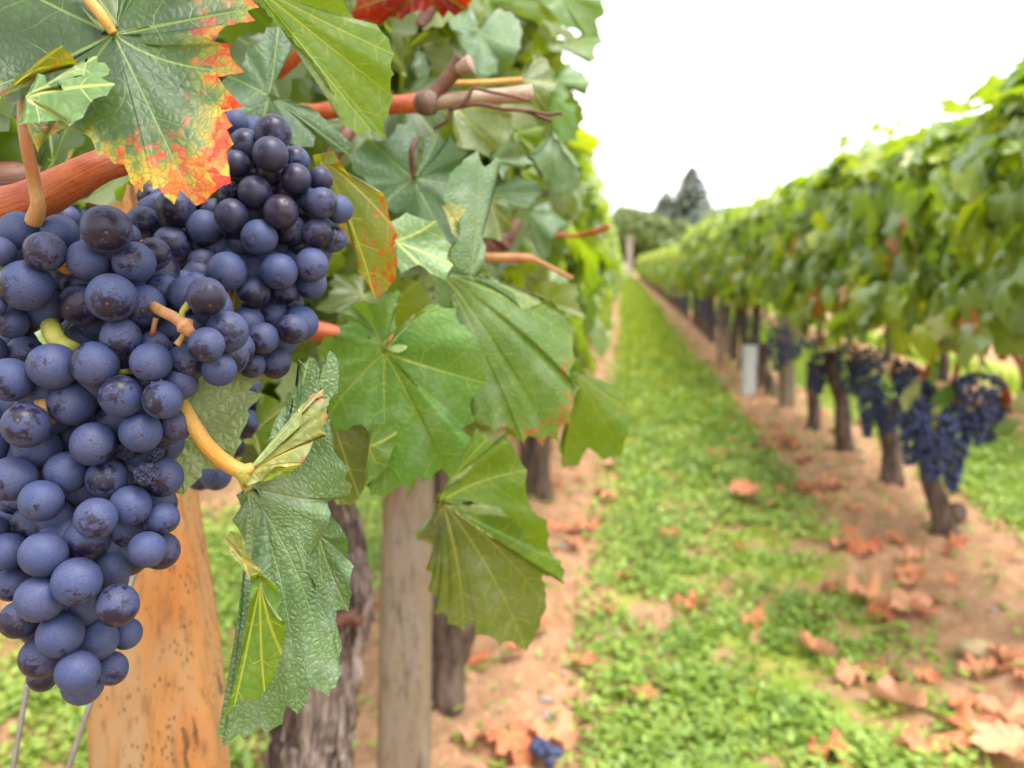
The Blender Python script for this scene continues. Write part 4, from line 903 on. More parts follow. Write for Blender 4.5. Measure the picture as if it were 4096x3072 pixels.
# ------------------------------------------------------------------ foreground leaves traced one by one
def blade(reg, poly, junction, tips, d0, grad=(0, 0), bulge=0.0, wave=.0015, teeth=8, step=26, fold=.0, seed=0, curve=(0, 0), rings=16, cap=None):
    """sheet with its own depth: outline, junction of the main veins, tips of the main veins; first tip is the midrib"""
    r_ = np.random.default_rng(seed+11)
    O = px(reg, poly); J = px(reg, junction); T = px(reg, tips)
    area = np.sum(O[:, 0]*np.roll(O[:, 1], -1)-np.roll(O[:, 0], -1)*O[:, 1])
    if area < 0: O = O[::-1]
    isv = [int(np.argmin(np.linalg.norm(O-t, axis=1))) for t in T]
    e0, e1 = O-np.roll(O, 1, axis=0), np.roll(O, -1, axis=0)-O; l0, l1 = np.linalg.norm(e0, axis=1), np.linalg.norm(e1, axis=1)
    turn = (e0[:, 0]*e1[:, 1]-e0[:, 1]*e1[:, 0])/(l0*l1+1e-9); bis = e0/(l0[:, None]+1e-9)-e1/(l1[:, None]+1e-9); bis /= np.linalg.norm(bis, axis=1)[:, None]+1e-9
    O = O+bis*(np.clip(np.abs(turn)*1.3, 0, 1)*np.minimum(np.minimum(l0, l1)*.16, 9.0))[:, None]   # crisper tooth tips and notches
    L = np.linalg.norm(O[isv[0]]-J); pts = []
    n = len(O)
    for i in range(n):
        a, b = O[i], O[(i+1) % n]; pts.append(a); e = b-a; l = np.linalg.norm(e); k = max(1, int(round(l/step))); k += (k+1) % 2*0
        if k < 2 or l < 14: continue
        nn = np.array([e[1], -e[0]])/l
        if l < 95:
            pts.append(a+e*r_.uniform(.40, .62)-nn*min(teeth, l*.22)*r_.uniform(.5, 1.1)); continue
        for q in range(1, k):
            amp = teeth*(1 if q % 2 else -.5)*r_.uniform(.5, 1.2)
            pts.append(a+e*(q+.25*(q % 2)+r_.uniform(-.12, .12))/k+nn*amp)
    O2 = np.array(pts); c = len(O2)
    vt = [O[i]-J for i in isv]; vl = [np.linalg.norm(v) for v in vt]; va_ = np.array([math.atan2(v[1], v[0]) for v in vt])
    X = [J]; E = [0.0]
    for k in range(1, rings+1):
        t = (k/rings)**.9
        X.extend(J+(O2-J)*t+np.array(curve)*4*t*(1-t)); E.extend([t]*c)
    X = np.array(X); E = np.array(E); X0_ = X.copy(); aw = np.arctan2(X[:, 1]-J[1], X[:, 0]-J[0]); phw = r_.uniform(0, 6, 2)
    bend = (4*E*(1-E)*.032*L)[:, None]*np.stack([np.sin(2*aw+phw[0]), np.sin(3*aw+phw[1])], -1); base = X-np.array(curve)*(4*E*(1-E))[:, None]; rel = base-J; rr = np.linalg.norm(rel, axis=1); an = np.arctan2(rel[:, 1], rel[:, 0])
    dl = np.abs((an[:, None]-va_[None]+math.pi) % (2*math.pi)-math.pi).min(1); dl = np.minimum(dl, 1.2)
    LR = .075/(d0/FPX)
    va = np.stack([rr*np.cos(dl), rr*np.sin(dl)], -1)/LR; X = X+bend
    ds2 = np.sort(np.abs((an[:, None]-va_[None]+math.pi) % (2*math.pi)-math.pi), axis=1); sect = 2*ds2[:, 0]/np.maximum(ds2[:, 0]+ds2[:, min(1, ds2.shape[1]-1)], 1e-3)
    ph = r_.uniform(0, 6, 4)
    mpx = d0/FPX
    dep = d0+(rel[:, 0]*grad[0]+rel[:, 1]*grad[1])*mpx+bulge*(rr/L)**2*L*mpx - fold*va[:, 1]*.075 \
        + wave*E**2*(np.sin(an*4+ph[0])+.7*np.sin(an*7+ph[1])+.5*np.sin(an*13+ph[2])) + wave*.5*np.sin(rel[:, 0]/90+ph[3])*np.sin(rel[:, 1]/110)
    V = CAM+ray(X)*dep[:, None]
    F = [(0, 1+(j+1) % c, 1+j) for j in range(c)]
    for k in range(rings-1):
        b0 = 1+k*c
        for j in range(c): F.append((b0+j, b0+(j+1) % c, b0+c+(j+1) % c, b0+c+j))
    # leaf space: y along the midrib
    m = vt[0]/vl[0]; uv = np.stack([rel@np.array([-m[1], m[0]]), rel@m], -1)/LR
    return V, F, {'leaf': uv, 'vein': va}, {'edge': E, 'sector': sect, 'rnd': np.full(len(V), (seed*.137) % 1)}, CAM+ray(J)*d0
LEAVES_G = 'vine leaves in the foreground'
def leaf(label, mat, reg, poly, junction, tips, d0, parts=(), stalk=None, grp=LEAVES_G, name='vine_leaf', **kw):
    V, F, U, A, o0 = blade(reg, poly, junction, tips, d0, **kw)
    if not parts and not stalk:
        o = mesh_obj(name, V, F, mat, None, o0, uvs=U, attrs=A); return tag(o, label, 'leaf', grp)
    root = empty(name, o0, label, 'leaf', grp)
    mesh_obj('blade', V, F, mat, root, o0, uvs=U, attrs=A)
    for (nm, m2, rg, po, ju, ti, dd, k2) in parts:
        V, F, U, A, _ = blade(rg, po, ju, ti, dd, **k2); mesh_obj(nm, V, F, m2, root, o0, uvs=U, attrs=A)
    for s in (stalk or ()):
        V, F = tube(s[0], s[1], 14, 40, .05, 3); Us, As = tube_uv(V, 14, 40); mesh_obj('stalk', V, F, s[2], root, o0, uvs=Us, attrs=As)
    return root

# L1: the big red- and yellow-edged leaf
leaf('large green leaf with bright red and yellow margin overhanging the grapes', M['leaf_autumn'], '1',
     [(745, 150), (748, 0), (760, -150), (1000, -250), (1300, -150), (1560, -30), (1630, 45), (1570, 72), (1605, 125), (1440, 165), (1350, 255), (1450, 285), (1460, 350), (1530, 450), (1392, 490), (1430, 560), (1520, 675),
      (1432, 715), (1465, 795), (1440, 820), (1470, 910), (1440, 960), (1448, 1060), (1448, 1150), (1380, 1195), (1290, 1275), (1240, 1292), (1140, 1215), (1100, 1280), (1040, 1235), (1000, 1190), (970, 1195), (945, 1140), (908, 1170), (900, 1210),
      (830, 1150), (780, 1050), (720, 1030), (660, 970), (622, 988), (570, 880), (510, 845), (400, 825), (300, 880), (240, 952), (185, 830), (160, 700), (190, 560), (200, 470), (110, 490), (0, 610), (-120, 560), (-200, 300), (-150, 0),
      (-50, -150), (250, -200), (450, -120), (500, 0), (560, 110), (640, 190)],
     (720, 215), [(1240, 1292), (1630, 45), (240, 952), (1000, -250), (-120, 560), (-50, -150), (1530, 450)], .262, grad=(.10, -.42), bulge=.10, wave=.0022, teeth=3, fold=.10, seed=1, rings=26, curve=(-22, 14),
     parts=[('folded_edge', M['leaf_lime_spots'], '1', [(0, 605), (80, 530), (180, 440), (250, 380), (330, 320), (390, 295), (440, 340), (500, 412), (440, 405), (380, 412), (300, 420), (250, 430), (190, 470), (110, 530), (30, 605)], (60, 560), [(390, 295), (500, 412)], .253, dict(grad=(.1, .3), wave=.001, teeth=2, seed=2, rings=8))],
     stalk=[([P('1', 470, -120, .262), P('1', 560, 0, .260), P('1', 650, 110, .259), P('1', 718, 212, .2605)], [.0018, .0018, .0019, .0014], M['petiole'])])
leaf('small torn light green leaf lying over the left side of the red-edged leaf', M['leaf_light'], '1',
     [(165, 610), (200, 540), (240, 470), (280, 480), (310, 535), (350, 555), (380, 520), (395, 560), (440, 520), (490, 480), (530, 470), (560, 370), (610, 358), (620, 390), (660, 400), (690, 440), (680, 470), (645, 490), (715, 532),
      (670, 600), (600, 630), (550, 690), (520, 740), (440, 790), (400, 768), (260, 772), (125, 780), (140, 700)], (168, 612), [(715, 532), (440, 790), (610, 358)], .2415, grad=(.14, -.30), bulge=.03, wave=.0007, teeth=4, seed=3, rings=12)
leaf('large lime green leaf with yellow veins filling the top centre', M['leaf_lime'], 'F',
     [(530, -60), (640, -75), (720, -50), (748, 12), (770, 40), (812, 55), (838, 85), (850, 118), (846, 140), (850, 160), (845, 178), (848, 210), (838, 250), (830, 265), (832, 294), (820, 298), (800, 285), (780, 296), (745, 268), (722, 205), (690, 150), (650, 105), (610, 62), (560, 5)],
     (545, -35), [(800, 285), (848, 210), (850, 118), (770, 40)], .325, grad=(.25, .12), bulge=.12, wave=.002, teeth=6, step=24, fold=.15, seed=4, rings=20)
leaf('dark green leaf behind the grapes, left of the big lime leaf', M['leaf_dark'], '1',
     [(1690, 182), (1760, 172), (1830, 190), (1872, 260), (1830, 330), (1770, 430), (1735, 500), (1725, 590), (1830, 630), (1975, 690), (2090, 790), (2150, 840), (2212, 905), (2210, 972), (2110, 945), (2010, 845), (1975, 918), (1890, 925), (1820, 900), (1640, 800), (1500, 740), (1400, 660), (1380, 540), (1440, 480), (1540, 380), (1560, 300), (1640, 260)],
     (1702, 605), [(1760, 172), (2210, 972), (1440, 480), (1640, 800)], .375, grad=(.05, -.35), wave=.003, teeth=4, fold=.1, seed=5, rings=16)
leaf('yellow-green leaf with orange speckles right of the purple-topped bunch', M['leaf_lime_spots'], 'F',
     [(680, 338), (720, 332), (742, 360), (762, 385), (790, 403), (826, 420), (838, 445), (842, 470), (858, 505), (852, 530), (857, 565), (852, 600), (836, 625), (812, 642), (795, 615), (775, 585), (765, 545), (752, 515), (735, 490), (705, 440), (685, 380)],
     (694, 345), [(812, 642), (858, 505), (826, 420)], .365, grad=(.2, .1), bulge=.1, wave=.002, teeth=3, fold=.15, seed=6, rings=16)
leaf('dark star-shaped leaf facing the viewer in the middle of the left row', M['leaf_dark'], '4',
     [(705, 1000), (720, 900), (740, 840), (690, 780), (620, 790), (545, 868), (430, 880), (400, 905), (318, 985), (335, 1060), (450, 1180), (470, 1260), (520, 1300), (600, 1345), (700, 1365), (770, 1395), (830, 1425), (900, 1500), (935, 1560), (1010, 1500), (1040, 1350), (1080, 1200), (1060, 1080), (1030, 1000), (1050, 960), (1000, 920), (950, 860), (900, 880), (870, 850), (800, 862), (778, 905), (770, 1040), (735, 1110)],
     (720, 1130), [(900, 1500), (430, 880), (520, 1300), (870, 850), (1080, 1200)], .52, grad=(0, -.25), wave=.003, teeth=9, fold=.08, seed=7, rings=16,
     stalk=[([P('4', 735, 880, .515), P('4', 705, 970, .512), P('4', 720, 1130, .518)], [.002, .002, .0016], M['cane_dark'])])
leaf('folded grey-green leaf hanging on edge with a yellowed curl on its left', M['leaf_grey'], '4',
     [(1035, 1010), (1075, 985), (1122, 960), (1140, 1010), (1165, 1050), (1240, 1000), (1270, 1012), (1235, 1080), (1200, 1130), (1180, 1270), (1145, 1380), (1150, 1450), (1170, 1560), (1160, 1700), (1080, 1760), (960, 1740), (940, 1660), (960, 1580), (1000, 1480), (985, 1380), (940, 1310), (905, 1260), (910, 1200), (950, 1100), (985, 1060)],
     (1080, 1740), [(1122, 960), (1270, 1012), (910, 1200)], .445, grad=(.7, -.1), wave=.003, teeth=6, fold=.25, seed=8, rings=16,
     parts=[('curled_edge', M['leaf_flap'], '4', [(905, 1300), (960, 1290), (1045, 1310), (1020, 1370), (995, 1410), (1000, 1500), (965, 1470), (935, 1390)], (985, 1400), [(905, 1300), (965, 1470), (1045, 1310)], .435, dict(grad=(.3, 0), wave=.001, teeth=2, seed=9, rings=6))])
leaf('bright light green leaf between the speckled leaf and the folded grey one', M['leaf_light'], 'F',
     [(846, 482), (878, 463), (905, 470), (940, 480), (958, 505), (972, 530), (968, 555), (976, 572), (960, 602), (932, 592), (905, 576), (870, 586), (850, 560)], (855, 520), [(976, 572), (940, 480), (905, 576)], .41, grad=(.2, -.3), wave=.002, teeth=5, seed=10, rings=12)
leaf('broad green leaf with a straight midrib and reddish-yellow lower margin', M['leaf_mid_red'], '5',
     [(1230, 110), (1290, 90), (1400, 120), (1500, 130), (1560, 210), (1660, 240), (1692, 330), (1722, 366), (1790, 350), (1860, 310), (1912, 330), (1990, 400), (2020, 480), (2040, 560), (2050, 700), (2030, 790), (2066, 870), (2040, 1000), (2020, 1090), (1962, 1130), (1950, 1222), (1885, 1180), (1850, 1232), (1765, 1180), (1732, 1236), (1700, 1200), (1620, 1130), (1540, 1145), (1500, 1110), (1420, 1060), (1400, 950), (1430, 800), (1400, 700), (1350, 550), (1290, 430), (1200, 350), (1160, 310), (1170, 200)],
     (1225, 150), [(1950, 1222), (2040, 560), (1732, 1236), (2066, 870)], .47, grad=(.25, -.10), bulge=.15, wave=.003, teeth=9, step=22, fold=.12, seed=11, rings=20)
leaf('central mid green leaf with yellow veins spreading from its notch', M['leaf_mid'], '5',
     [(842, 610), (865, 560), (915, 490), (922, 400), (950, 280), (930, 250), (880, 280), (800, 330), (720, 320), (642, 340), (625, 370), (585, 390), (620, 450), (550, 482), (565, 520), (480, 550), (430, 620), (440, 690), (480, 730), (440, 800), (490, 900), (490, 1000), (490, 1060), (530, 1132), (600, 1140), (700, 1110), (750, 1150), (800, 1112), (850, 1200), (880, 1300), (830, 1400), (750, 1500), (762, 1542), (850, 1562), (900, 1530), (960, 1492), (1020, 1482), (1060, 1440), (1130, 1455), (1210, 1392), (1260, 1442), (1312, 1380), (1330, 1310), (1392, 1200), (1332, 1150), (1410, 1080), (1400, 980), (1440, 900), (1490, 840), (1492, 740), (1485, 640), (1440, 570), (1330, 460), (1292, 380), (1190, 352), (1150, 338), (1120, 370), (1060, 395), (1012, 480), (1000, 560), (980, 620), (900, 638)],
     (850, 648), [(1260, 1442), (1490, 840), (1190, 352), (850, 1562), (490, 1060), (642, 340)], .40, grad=(.05, .05), bulge=.12, wave=.0025, teeth=8, step=20, fold=.12, seed=12, rings=22)
leaf('pale olive leaf underside hanging below the central green leaf', M['leaf_olive'], '5',
     [(500, 1060), (620, 1120), (720, 1100), (770, 1120), (860, 1100), (922, 1155), (918, 1220), (880, 1300), (830, 1390), (740, 1490), (690, 1560), (640, 1610), (560, 1600), (500, 1520), (540, 1400), (520, 1200)], (520, 1050), [(690, 1560), (922, 1155), (560, 1600)], .415, grad=(.15, .1), wave=.002, teeth=4, fold=.1, seed=13, rings=12,
     parts=[('folded_edge', M['leaf_lime'], '5', [(760, 1130), (800, 1112), (880, 1104), (922, 1152), (916, 1225), (870, 1330), (800, 1420), (725, 1500), (740, 1380), (755, 1250)], (758, 1240), [(922, 1152), (725, 1500)], .395, dict(grad=(.3, 0), wave=.001, teeth=2, seed=14, rings=8))])
leaf('large hanging leaf with pale straight midrib in front of the soil path', M['leaf_olive'], '6',
     [(1190, -70), (1160, 60), (1150, 175), (1045, 188), (1060, 215), (1110, 232), (1190, 285), (1150, 330), (1113, 412), (1150, 450), (1133, 540), (1170, 585), (1170, 680), (1230, 690), (1252, 742), (1350, 780), (1392, 742), (1430, 812), (1510, 830), (1580, 882), (1622, 862), (1700, 900), (1748, 915), (1792, 850), (1830, 770), (1872, 640), (1870, 560), (1830, 400), (1780, 250), (1700, 110), (1600, 0), (1450, -60), (1300, -90)],
     (1210, -30), [(1748, 915), (1113, 412), (1872, 640), (1350, 780)], .475, grad=(.1, .2), bulge=.1, wave=.003, teeth=9, step=22, fold=.10, seed=15, rings=20,
     parts=[('folded_lobe', M['leaf_lime'], '6', [(1180, -40), (1330, -170), (1400, -260), (1440, -480), (1500, -420), (1540, -400), (1620, -450), (1660, -380), (1700, -310), (1745, -220), (1750, -100), (1790, 20), (1870, 100), (1890, 190), (1905, 290), (1960, 350), (1986, 412), (1986, 492), (1940, 452), (1880, 442), (1800, 340), (1720, 140), (1600, 40), (1500, -10), (1330, -10)],
             (1200, -25), [(1986, 492), (1745, -220), (1500, -420)], .455, dict(grad=(.12, .1), bulge=.1, wave=.003, teeth=8, step=24, fold=.1, seed=16, rings=14))])
leaf('yellow-green two-lobed leaf at the right edge of the left row above the path', M['leaf_lime'], 'F',
     [(1238, 768), (1262, 800), (1282, 818), (1305, 850), (1330, 838), (1350, 855), (1362, 892), (1356, 935), (1342, 978), (1305, 990), (1272, 972), (1248, 1002), (1218, 1008), (1214, 960), (1228, 925), (1245, 870), (1235, 810)], (1238, 800), [(1342, 978), (1218, 1008), (1362, 892)], .62, grad=(.2, .2), bulge=.1, wave=.003, teeth=9, step=26, seed=17, rings=12)
# leaves of the left row against the sky
U = [('grey-green leaf with a deep notch below the red leaf', 'leaf_grey', [(1120, 150), (1165, 130), (1190, 90), (1260, 60), (1330, 80), (1380, 130), (1402, 200), (1390, 300), (1350, 400), (1300, 390), (1262, 368), (1240, 450), (1180, 472), (1100, 450), (1060, 380), (1020, 270), (1050, 240), (960, 180), (945, 130), (1000, 100), (1080, 60), (1108, 110)], (1130, 190), [(1180, 472), (1390, 300), (1330, 80), (945, 130)], .60),
     ('yellow-green leaf left of the notched grey leaf', 'leaf_lime', [(820, 110), (900, 108), (960, 150), (1002, 250), (1012, 300), (1000, 370), (940, 402), (870, 362), (820, 330), (798, 280), (790, 200), (830, 160)], (1006, 266), [(820, 330), (820, 110), (940, 402)], .63),
     ('fiery red leaf with green veins at the top edge', 'leaf_red', [(328, 70), (370, 0), (600, -90), (900, -90), (1078, 0), (1050, 62), (982, 97), (940, 72), (905, 110), (850, 42), (790, 70), (720, 82), (640, 122), (560, 120), (490, 168), (400, 130), (345, 118)], (800, -110), [(328, 70), (490, 168), (1050, 62), (905, 110)], .55),
     ('smooth pale leaf cut by the top edge against the white sky', 'leaf_light', [(1450, -60), (1900, -60), (1912, 100), (1880, 132), (1882, 190), (1832, 232), (1790, 242), (1740, 190), (1680, 172), (1640, 130), (1600, 90), (1520, 20)], (1640, -40), [(1832, 232), (1912, 100), (1520, 20)], .80),
     ('vivid lime leaf at the top edge right of the red leaf', 'leaf_lime', [(1140, -30), (1400, -40), (1500, 30), (1545, 110), (1512, 165), (1440, 95), (1380, 45), (1300, 22), (1230, 80), (1150, 112)], (1160, -20), [(1512, 165), (1545, 110), (1150, 112)], .72),
     ('drooping yellow-olive leaf under the tan stalk end', 'leaf_olive', [(1395, 500), (1440, 400), (1500, 330), (1560, 380), (1602, 450), (1612, 540), (1572, 650), (1592, 770), (1540, 722), (1490, 640), (1430, 562)], (1400, 505), [(1592, 770), (1500, 330), (1612, 540)], .60),
     ('olive leaf hanging below the pruned shoot with a brown blotch', 'leaf_olive', [(985, 650), (1100, 622), (1250, 680), (1332, 722), (1342, 820), (1312, 880), (1250, 932), (1190, 982), (1130, 960), (1050, 942), (1000, 922), (970, 830), (982, 740)], (980, 665), [(1250, 932), (1332, 722), (1000, 922)], .56),
     ('small luminous yellow-lime leaf lit from behind', 'leaf_lime', [(1350, 812), (1400, 822), (1480, 790), (1532, 810), (1526, 890), (1490, 952), (1440, 976), (1412, 922), (1350, 882)], (1355, 840), [(1490, 952), (1532, 810)], .74),
     ('grey-green pointed leaf hanging near the sky edge', 'leaf_grey', [(1590, 830), (1640, 900), (1700, 990), (1772, 1080), (1752, 1180), (1700, 1222), (1640, 1252), (1580, 1200), (1540, 1140), (1500, 1060), (1450, 982), (1500, 960), (1560, 870)], (1590, 842), [(1640, 1252), (1772, 1080), (1450, 982)], .66),
     ('blue-grey leaf right above the folded grey leaf', 'leaf_grey', [(1200, 1000), (1290, 900), (1380, 908), (1422, 970), (1472, 1030), (1400, 1062), (1330, 1060), (1282, 1122), (1230, 1062)], (1215, 1000), [(1472, 1030), (1282, 1122), (1380, 908)], .60),
     ('mid green leaf on the sky edge under the serrated lime leaf', 'leaf_mid', [(1590, 590), (1640, 640), (1742, 670), (1738, 720), (1752, 780), (1742, 880), (1640, 892), (1600, 780), (1580, 680)], (1592, 600), [(1742, 880), (1742, 670)], .78),
     ('lime leaf with jagged tip standing out against the white sky', 'leaf_lime', [(1560, 262), (1660, 258), (1760, 232), (1882, 200), (1932, 272), (1880, 300), (1872, 370), (1832, 397), (1800, 342), (1720, 312), (1640, 322), (1580, 312)], (1570, 285), [(1932, 272), (1832, 397), (1882, 200)], 1.0),
     ('pale green leaf with two points on the sky edge', 'leaf_light', [(1605, 480), (1700, 400), (1790, 460), (1837, 520), (1806, 597), (1745, 567), (1690, 620), (1640, 642), (1600, 562)], (1610, 510), [(1837, 520), (1806, 597), (1690, 620)], .92),
     ('dark olive leaf below the blue-grey leaf', 'leaf_dark', [(1190, 1232), (1260, 1170), (1380, 1130), (1490, 1150), (1522, 1220), (1440, 1302), (1330, 1312), (1230, 1282)], (1200, 1235), [(1522, 1220), (1440, 1302), (1380, 1130)], .64),
     ('dull olive leaf right of the folded grey leaf', 'leaf_olive', [(1150, 1352), (1200, 1270), (1290, 1250), (1332, 1330), (1342, 1430), (1260, 1512), (1160, 1492), (1130, 1430)], (1200, 1280), [(1260, 1512), (1342, 1430)], .62),
     ('grey leaf with pale upper fold in the lower middle of the left row', 'leaf_grey', [(1420, 1320), (1510, 1300), (1570, 1290), (1640, 1370), (1692, 1410), (1620, 1480), (1580, 1600), (1540, 1642), (1480, 1500), (1430, 1422)], (1440, 1330), [(1540, 1642), (1692, 1410)], .76),
     ('bright leaf fringe just below the pointed grey leaf', 'leaf_lime', [(1400, 1080), (1470, 1050), (1530, 1130), (1560, 1190), (1500, 1200), (1430, 1160)], (1405, 1090), [(1560, 1190), (1430, 1160)], .72),
     ('narrow grey leaf turned edge-on in the upper left row', 'leaf_grey', [(740, 180), (770, 260), (800, 330), (830, 420), (800, 540), (770, 530), (720, 460), (705, 430), (735, 330)], (740, 190), [(790, 530), (830, 420)], .62)]
for k, (lab, mt, poly, ju, ti, dd) in enumerate(U):
    leaf(lab, M[mt], '4', poly, ju, ti, dd, grad=(rng.uniform(-.2, .3), rng.uniform(-.4, .1)), bulge=.12, wave=.004, teeth=9, step=30, fold=.12, seed=20+k, rings=12)
# pale underside leaf beneath the bunches
leaf('pale leaf underside with raised veins below the bunches, tips browned', M['leaf_pale'], 'b',
     [(600, 228), (700, 235), (850, 280), (990, 365), (960, 440), (830, 582), (900, 610), (976, 640), (900, 710), (800, 812), (822, 850), (790, 950), (720, 1110), (742, 1140), (690, 1230), (650, 1312), (610, 1360), (520, 1440), (430, 1455), (300, 1460), (290, 1530), (200, 1620), (80, 1720), (-60, 1700), (-140, 1500), (-200, 1250), (-160, 900), (0, 700), (150, 560), (350, 480), (480, 300)],
     (-120, 1080), [(976, 640), (650, 1312), (990, 365), (80, 1720)], .330, grad=(.05, -.15), bulge=.08, wave=.0018, teeth=3, fold=-.05, seed=50, rings=20)
leaf('thin lime leaf with red tip between the pale leaf and the curled one', M['leaf_lime'], 'b',
     [(910, 560), (970, 620), (1040, 650), (1120, 690), (1200, 765), (1160, 850), (1090, 950), (1060, 1060), (1000, 1200), (940, 1300), (880, 1200), (860, 1060), (880, 900), (920, 760)], (870, 1050), [(1200, 765), (910, 560), (940, 1300)], .40, grad=(.1, -.1), wave=.002, teeth=3, seed=51, rings=12)
# the curled, folded leaf in front
leaf('heavily curled blistered leaf folded over on itself, right of the orange stake', M['leaf_grey'], 'c',
     [(262, 142), (290, 122), (400, 60), (520, -30), (600, -110), (680, -230), (743, -241), (765, -150), (779, -69), (820, -10), (856, 35), (842, 90), (872, 130), (858, 187), (800, 200), (746, 232), (752, 290), (740, 350), (700, 430), (642, 510), (612, 580), (630, 645), (608, 760), (642, 842), (692, 870), (750, 940), (800, 1010), (816, 1070), (802, 1150), (811, 1210), (780, 1300), (756, 1310), (742, 1346), (690, 1320), (640, 1300), (612, 1390), (560, 1442), (502, 1412), (470, 1500), (380, 1556), (345, 1527), (250, 1596), (228, 1570), (160, 1622), (125, 1650), (132, 1590), (106, 1580), (112, 1530), (200, 1400), (300, 1250), (380, 1000), (390, 800), (350, 640), (285, 540), (255, 450), (212, 370), (190, 332), (228, 250), (218, 190)],
     (275, 148), [(250, 1596), (742, 1346), (858, 187), (743, -241), (560, 1442)], .302, grad=(.22, .03), bulge=.06, wave=.003, teeth=3, fold=.10, seed=52, rings=34, curve=(38, 0),
     parts=[('upper_lobe', M['leaf_grey'], 'b', [(1030, 1300), (1030, 1150), (1080, 1000), (1120, 900), (1180, 800), (1222, 750), (1240, 632), (1290, 580), (1335, 538), (1362, 600), (1400, 520), (1382, 400), (1368, 248), (1440, 282), (1490, 218), (1542, 240), (1592, 340), (1602, 540), (1640, 560), (1660, 350), (1680, 200), (1716, 153), (1762, 190), (1802, 270), (1812, 400), (1790, 600), (1722, 692), (1690, 750), (1640, 950), (1500, 1150), (1300, 1300), (1150, 1330)],
             (1130, 1250), [(1490, 218), (1716, 153), (1335, 538), (1690, 750)], .312, dict(grad=(.15, -.1), bulge=.05, wave=.002, teeth=3, fold=.10, seed=53, rings=22)),
            ('folded_flap', M['leaf_flap'], 'b', [(770, 1480), (870, 1430), (1000, 1330), (1150, 1190), (1290, 1060), (1390, 950), (1402, 820), (1430, 730), (1490, 650), (1570, 610), (1636, 573), (1630, 640), (1575, 668), (1692, 680), (1696, 740), (1660, 780), (1682, 870), (1650, 960), (1640, 1030), (1692, 1075), (1560, 1120), (1500, 1230), (1470, 1290), (1420, 1360), (1392, 1400), (1240, 1430), (1110, 1440), (1050, 1490), (980, 1570), (840, 1630), (780, 1662), (755, 1560)],
             (760, 1520), [(1636, 573), (1692, 1075), (1392, 1400)], .292, dict(grad=(.10, -.08), bulge=.04, wave=.0016, teeth=2, fold=.10, seed=54, rings=20)),
            ('rolled_edge', M['leaf_lime'], 'b', [(1060, 1490), (1110, 1440), (1240, 1430), (1395, 1400), (1310, 1470), (1210, 1530), (1100, 1565), (980, 1595), (1010, 1540)], (1140, 1490), [(1395, 1400), (980, 1595)], .290, dict(grad=(0, .2), wave=.0006, teeth=2, seed=55, rings=6)),
            ('side_lobe', M['leaf_grey'], 'c', [(746, 300), (800, 360), (850, 440), (862, 560), (882, 600), (870, 680), (872, 752), (850, 852), (792, 860), (782, 900), (750, 932), (690, 872), (610, 800), (590, 690), (630, 540), (690, 430)], (690, 420), [(750, 932), (882, 600), (850, 852)], .330, dict(grad=(.1, 0), wave=.002, teeth=5, fold=.06, seed=56, rings=14)),
            ('folded_underside', M['leaf_lime'], 'c', [(298, 660), (350, 643), (400, 680), (442, 720), (462, 800), (440, 890), (482, 930), (486, 1010), (470, 1100), (432, 1220), (370, 1320), (320, 1362), (230, 1372), (200, 1402), (140, 1480), (200, 1250), (240, 1080), (270, 900), (292, 740)], (350, 660), [(200, 1402), (370, 1320), (470, 1100)], .290, dict(grad=(.25, .03), wave=.0015, teeth=2, fold=.2, seed=57, rings=16)),
            ('withered_tip', M['leaf_flap'], 'c', [(140, 442), (180, 400), (212, 415), (232, 432), (252, 490), (300, 560), (352, 622), (342, 645), (288, 668), (240, 600), (172, 520), (160, 470)], (250, 560), [(140, 442), (288, 668), (352, 622)], .288, dict(grad=(.15, .1), wave=.001, teeth=2, seed=58, rings=8))],
     stalk=[([P('2', 1120, 940, .290), P('2', 1160, 990, .287), P('2', 1225, 1110, .285), P('2', 1310, 1240, .286), P('2', 1420, 1340, .289), P('2', 1525, 1392, .291), P('2', 1600, 1370, .293)], [.0026, .0024, .0027, .0029, .0029, .0027, .0017], M['petiole']),
            ([P('2', 1500, 1385, .290), P('2', 1540, 1430, .292), P('2', 1560, 1500, .296)], [.0026, .0025, .0019], M['petiole_green'])])
# leaves behind the bunches, shade put in their colour: foliage of the foreground vine
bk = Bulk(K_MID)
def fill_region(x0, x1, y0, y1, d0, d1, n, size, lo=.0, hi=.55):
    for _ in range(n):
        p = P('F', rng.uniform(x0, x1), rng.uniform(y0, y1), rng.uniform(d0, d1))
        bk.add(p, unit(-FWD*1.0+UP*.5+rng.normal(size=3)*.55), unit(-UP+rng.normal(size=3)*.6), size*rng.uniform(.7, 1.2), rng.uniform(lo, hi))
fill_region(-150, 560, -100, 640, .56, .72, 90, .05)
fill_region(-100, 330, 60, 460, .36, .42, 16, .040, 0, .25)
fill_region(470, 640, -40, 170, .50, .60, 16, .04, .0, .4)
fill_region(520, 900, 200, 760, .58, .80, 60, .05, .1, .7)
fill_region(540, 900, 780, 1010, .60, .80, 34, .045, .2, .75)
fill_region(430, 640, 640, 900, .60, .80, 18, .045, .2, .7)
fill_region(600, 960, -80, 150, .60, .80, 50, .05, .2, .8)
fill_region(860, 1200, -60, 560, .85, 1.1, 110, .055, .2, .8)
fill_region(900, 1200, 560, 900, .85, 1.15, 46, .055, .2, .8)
bk.build('crown', M['bulk_shade'], fore, parent_world(fore))

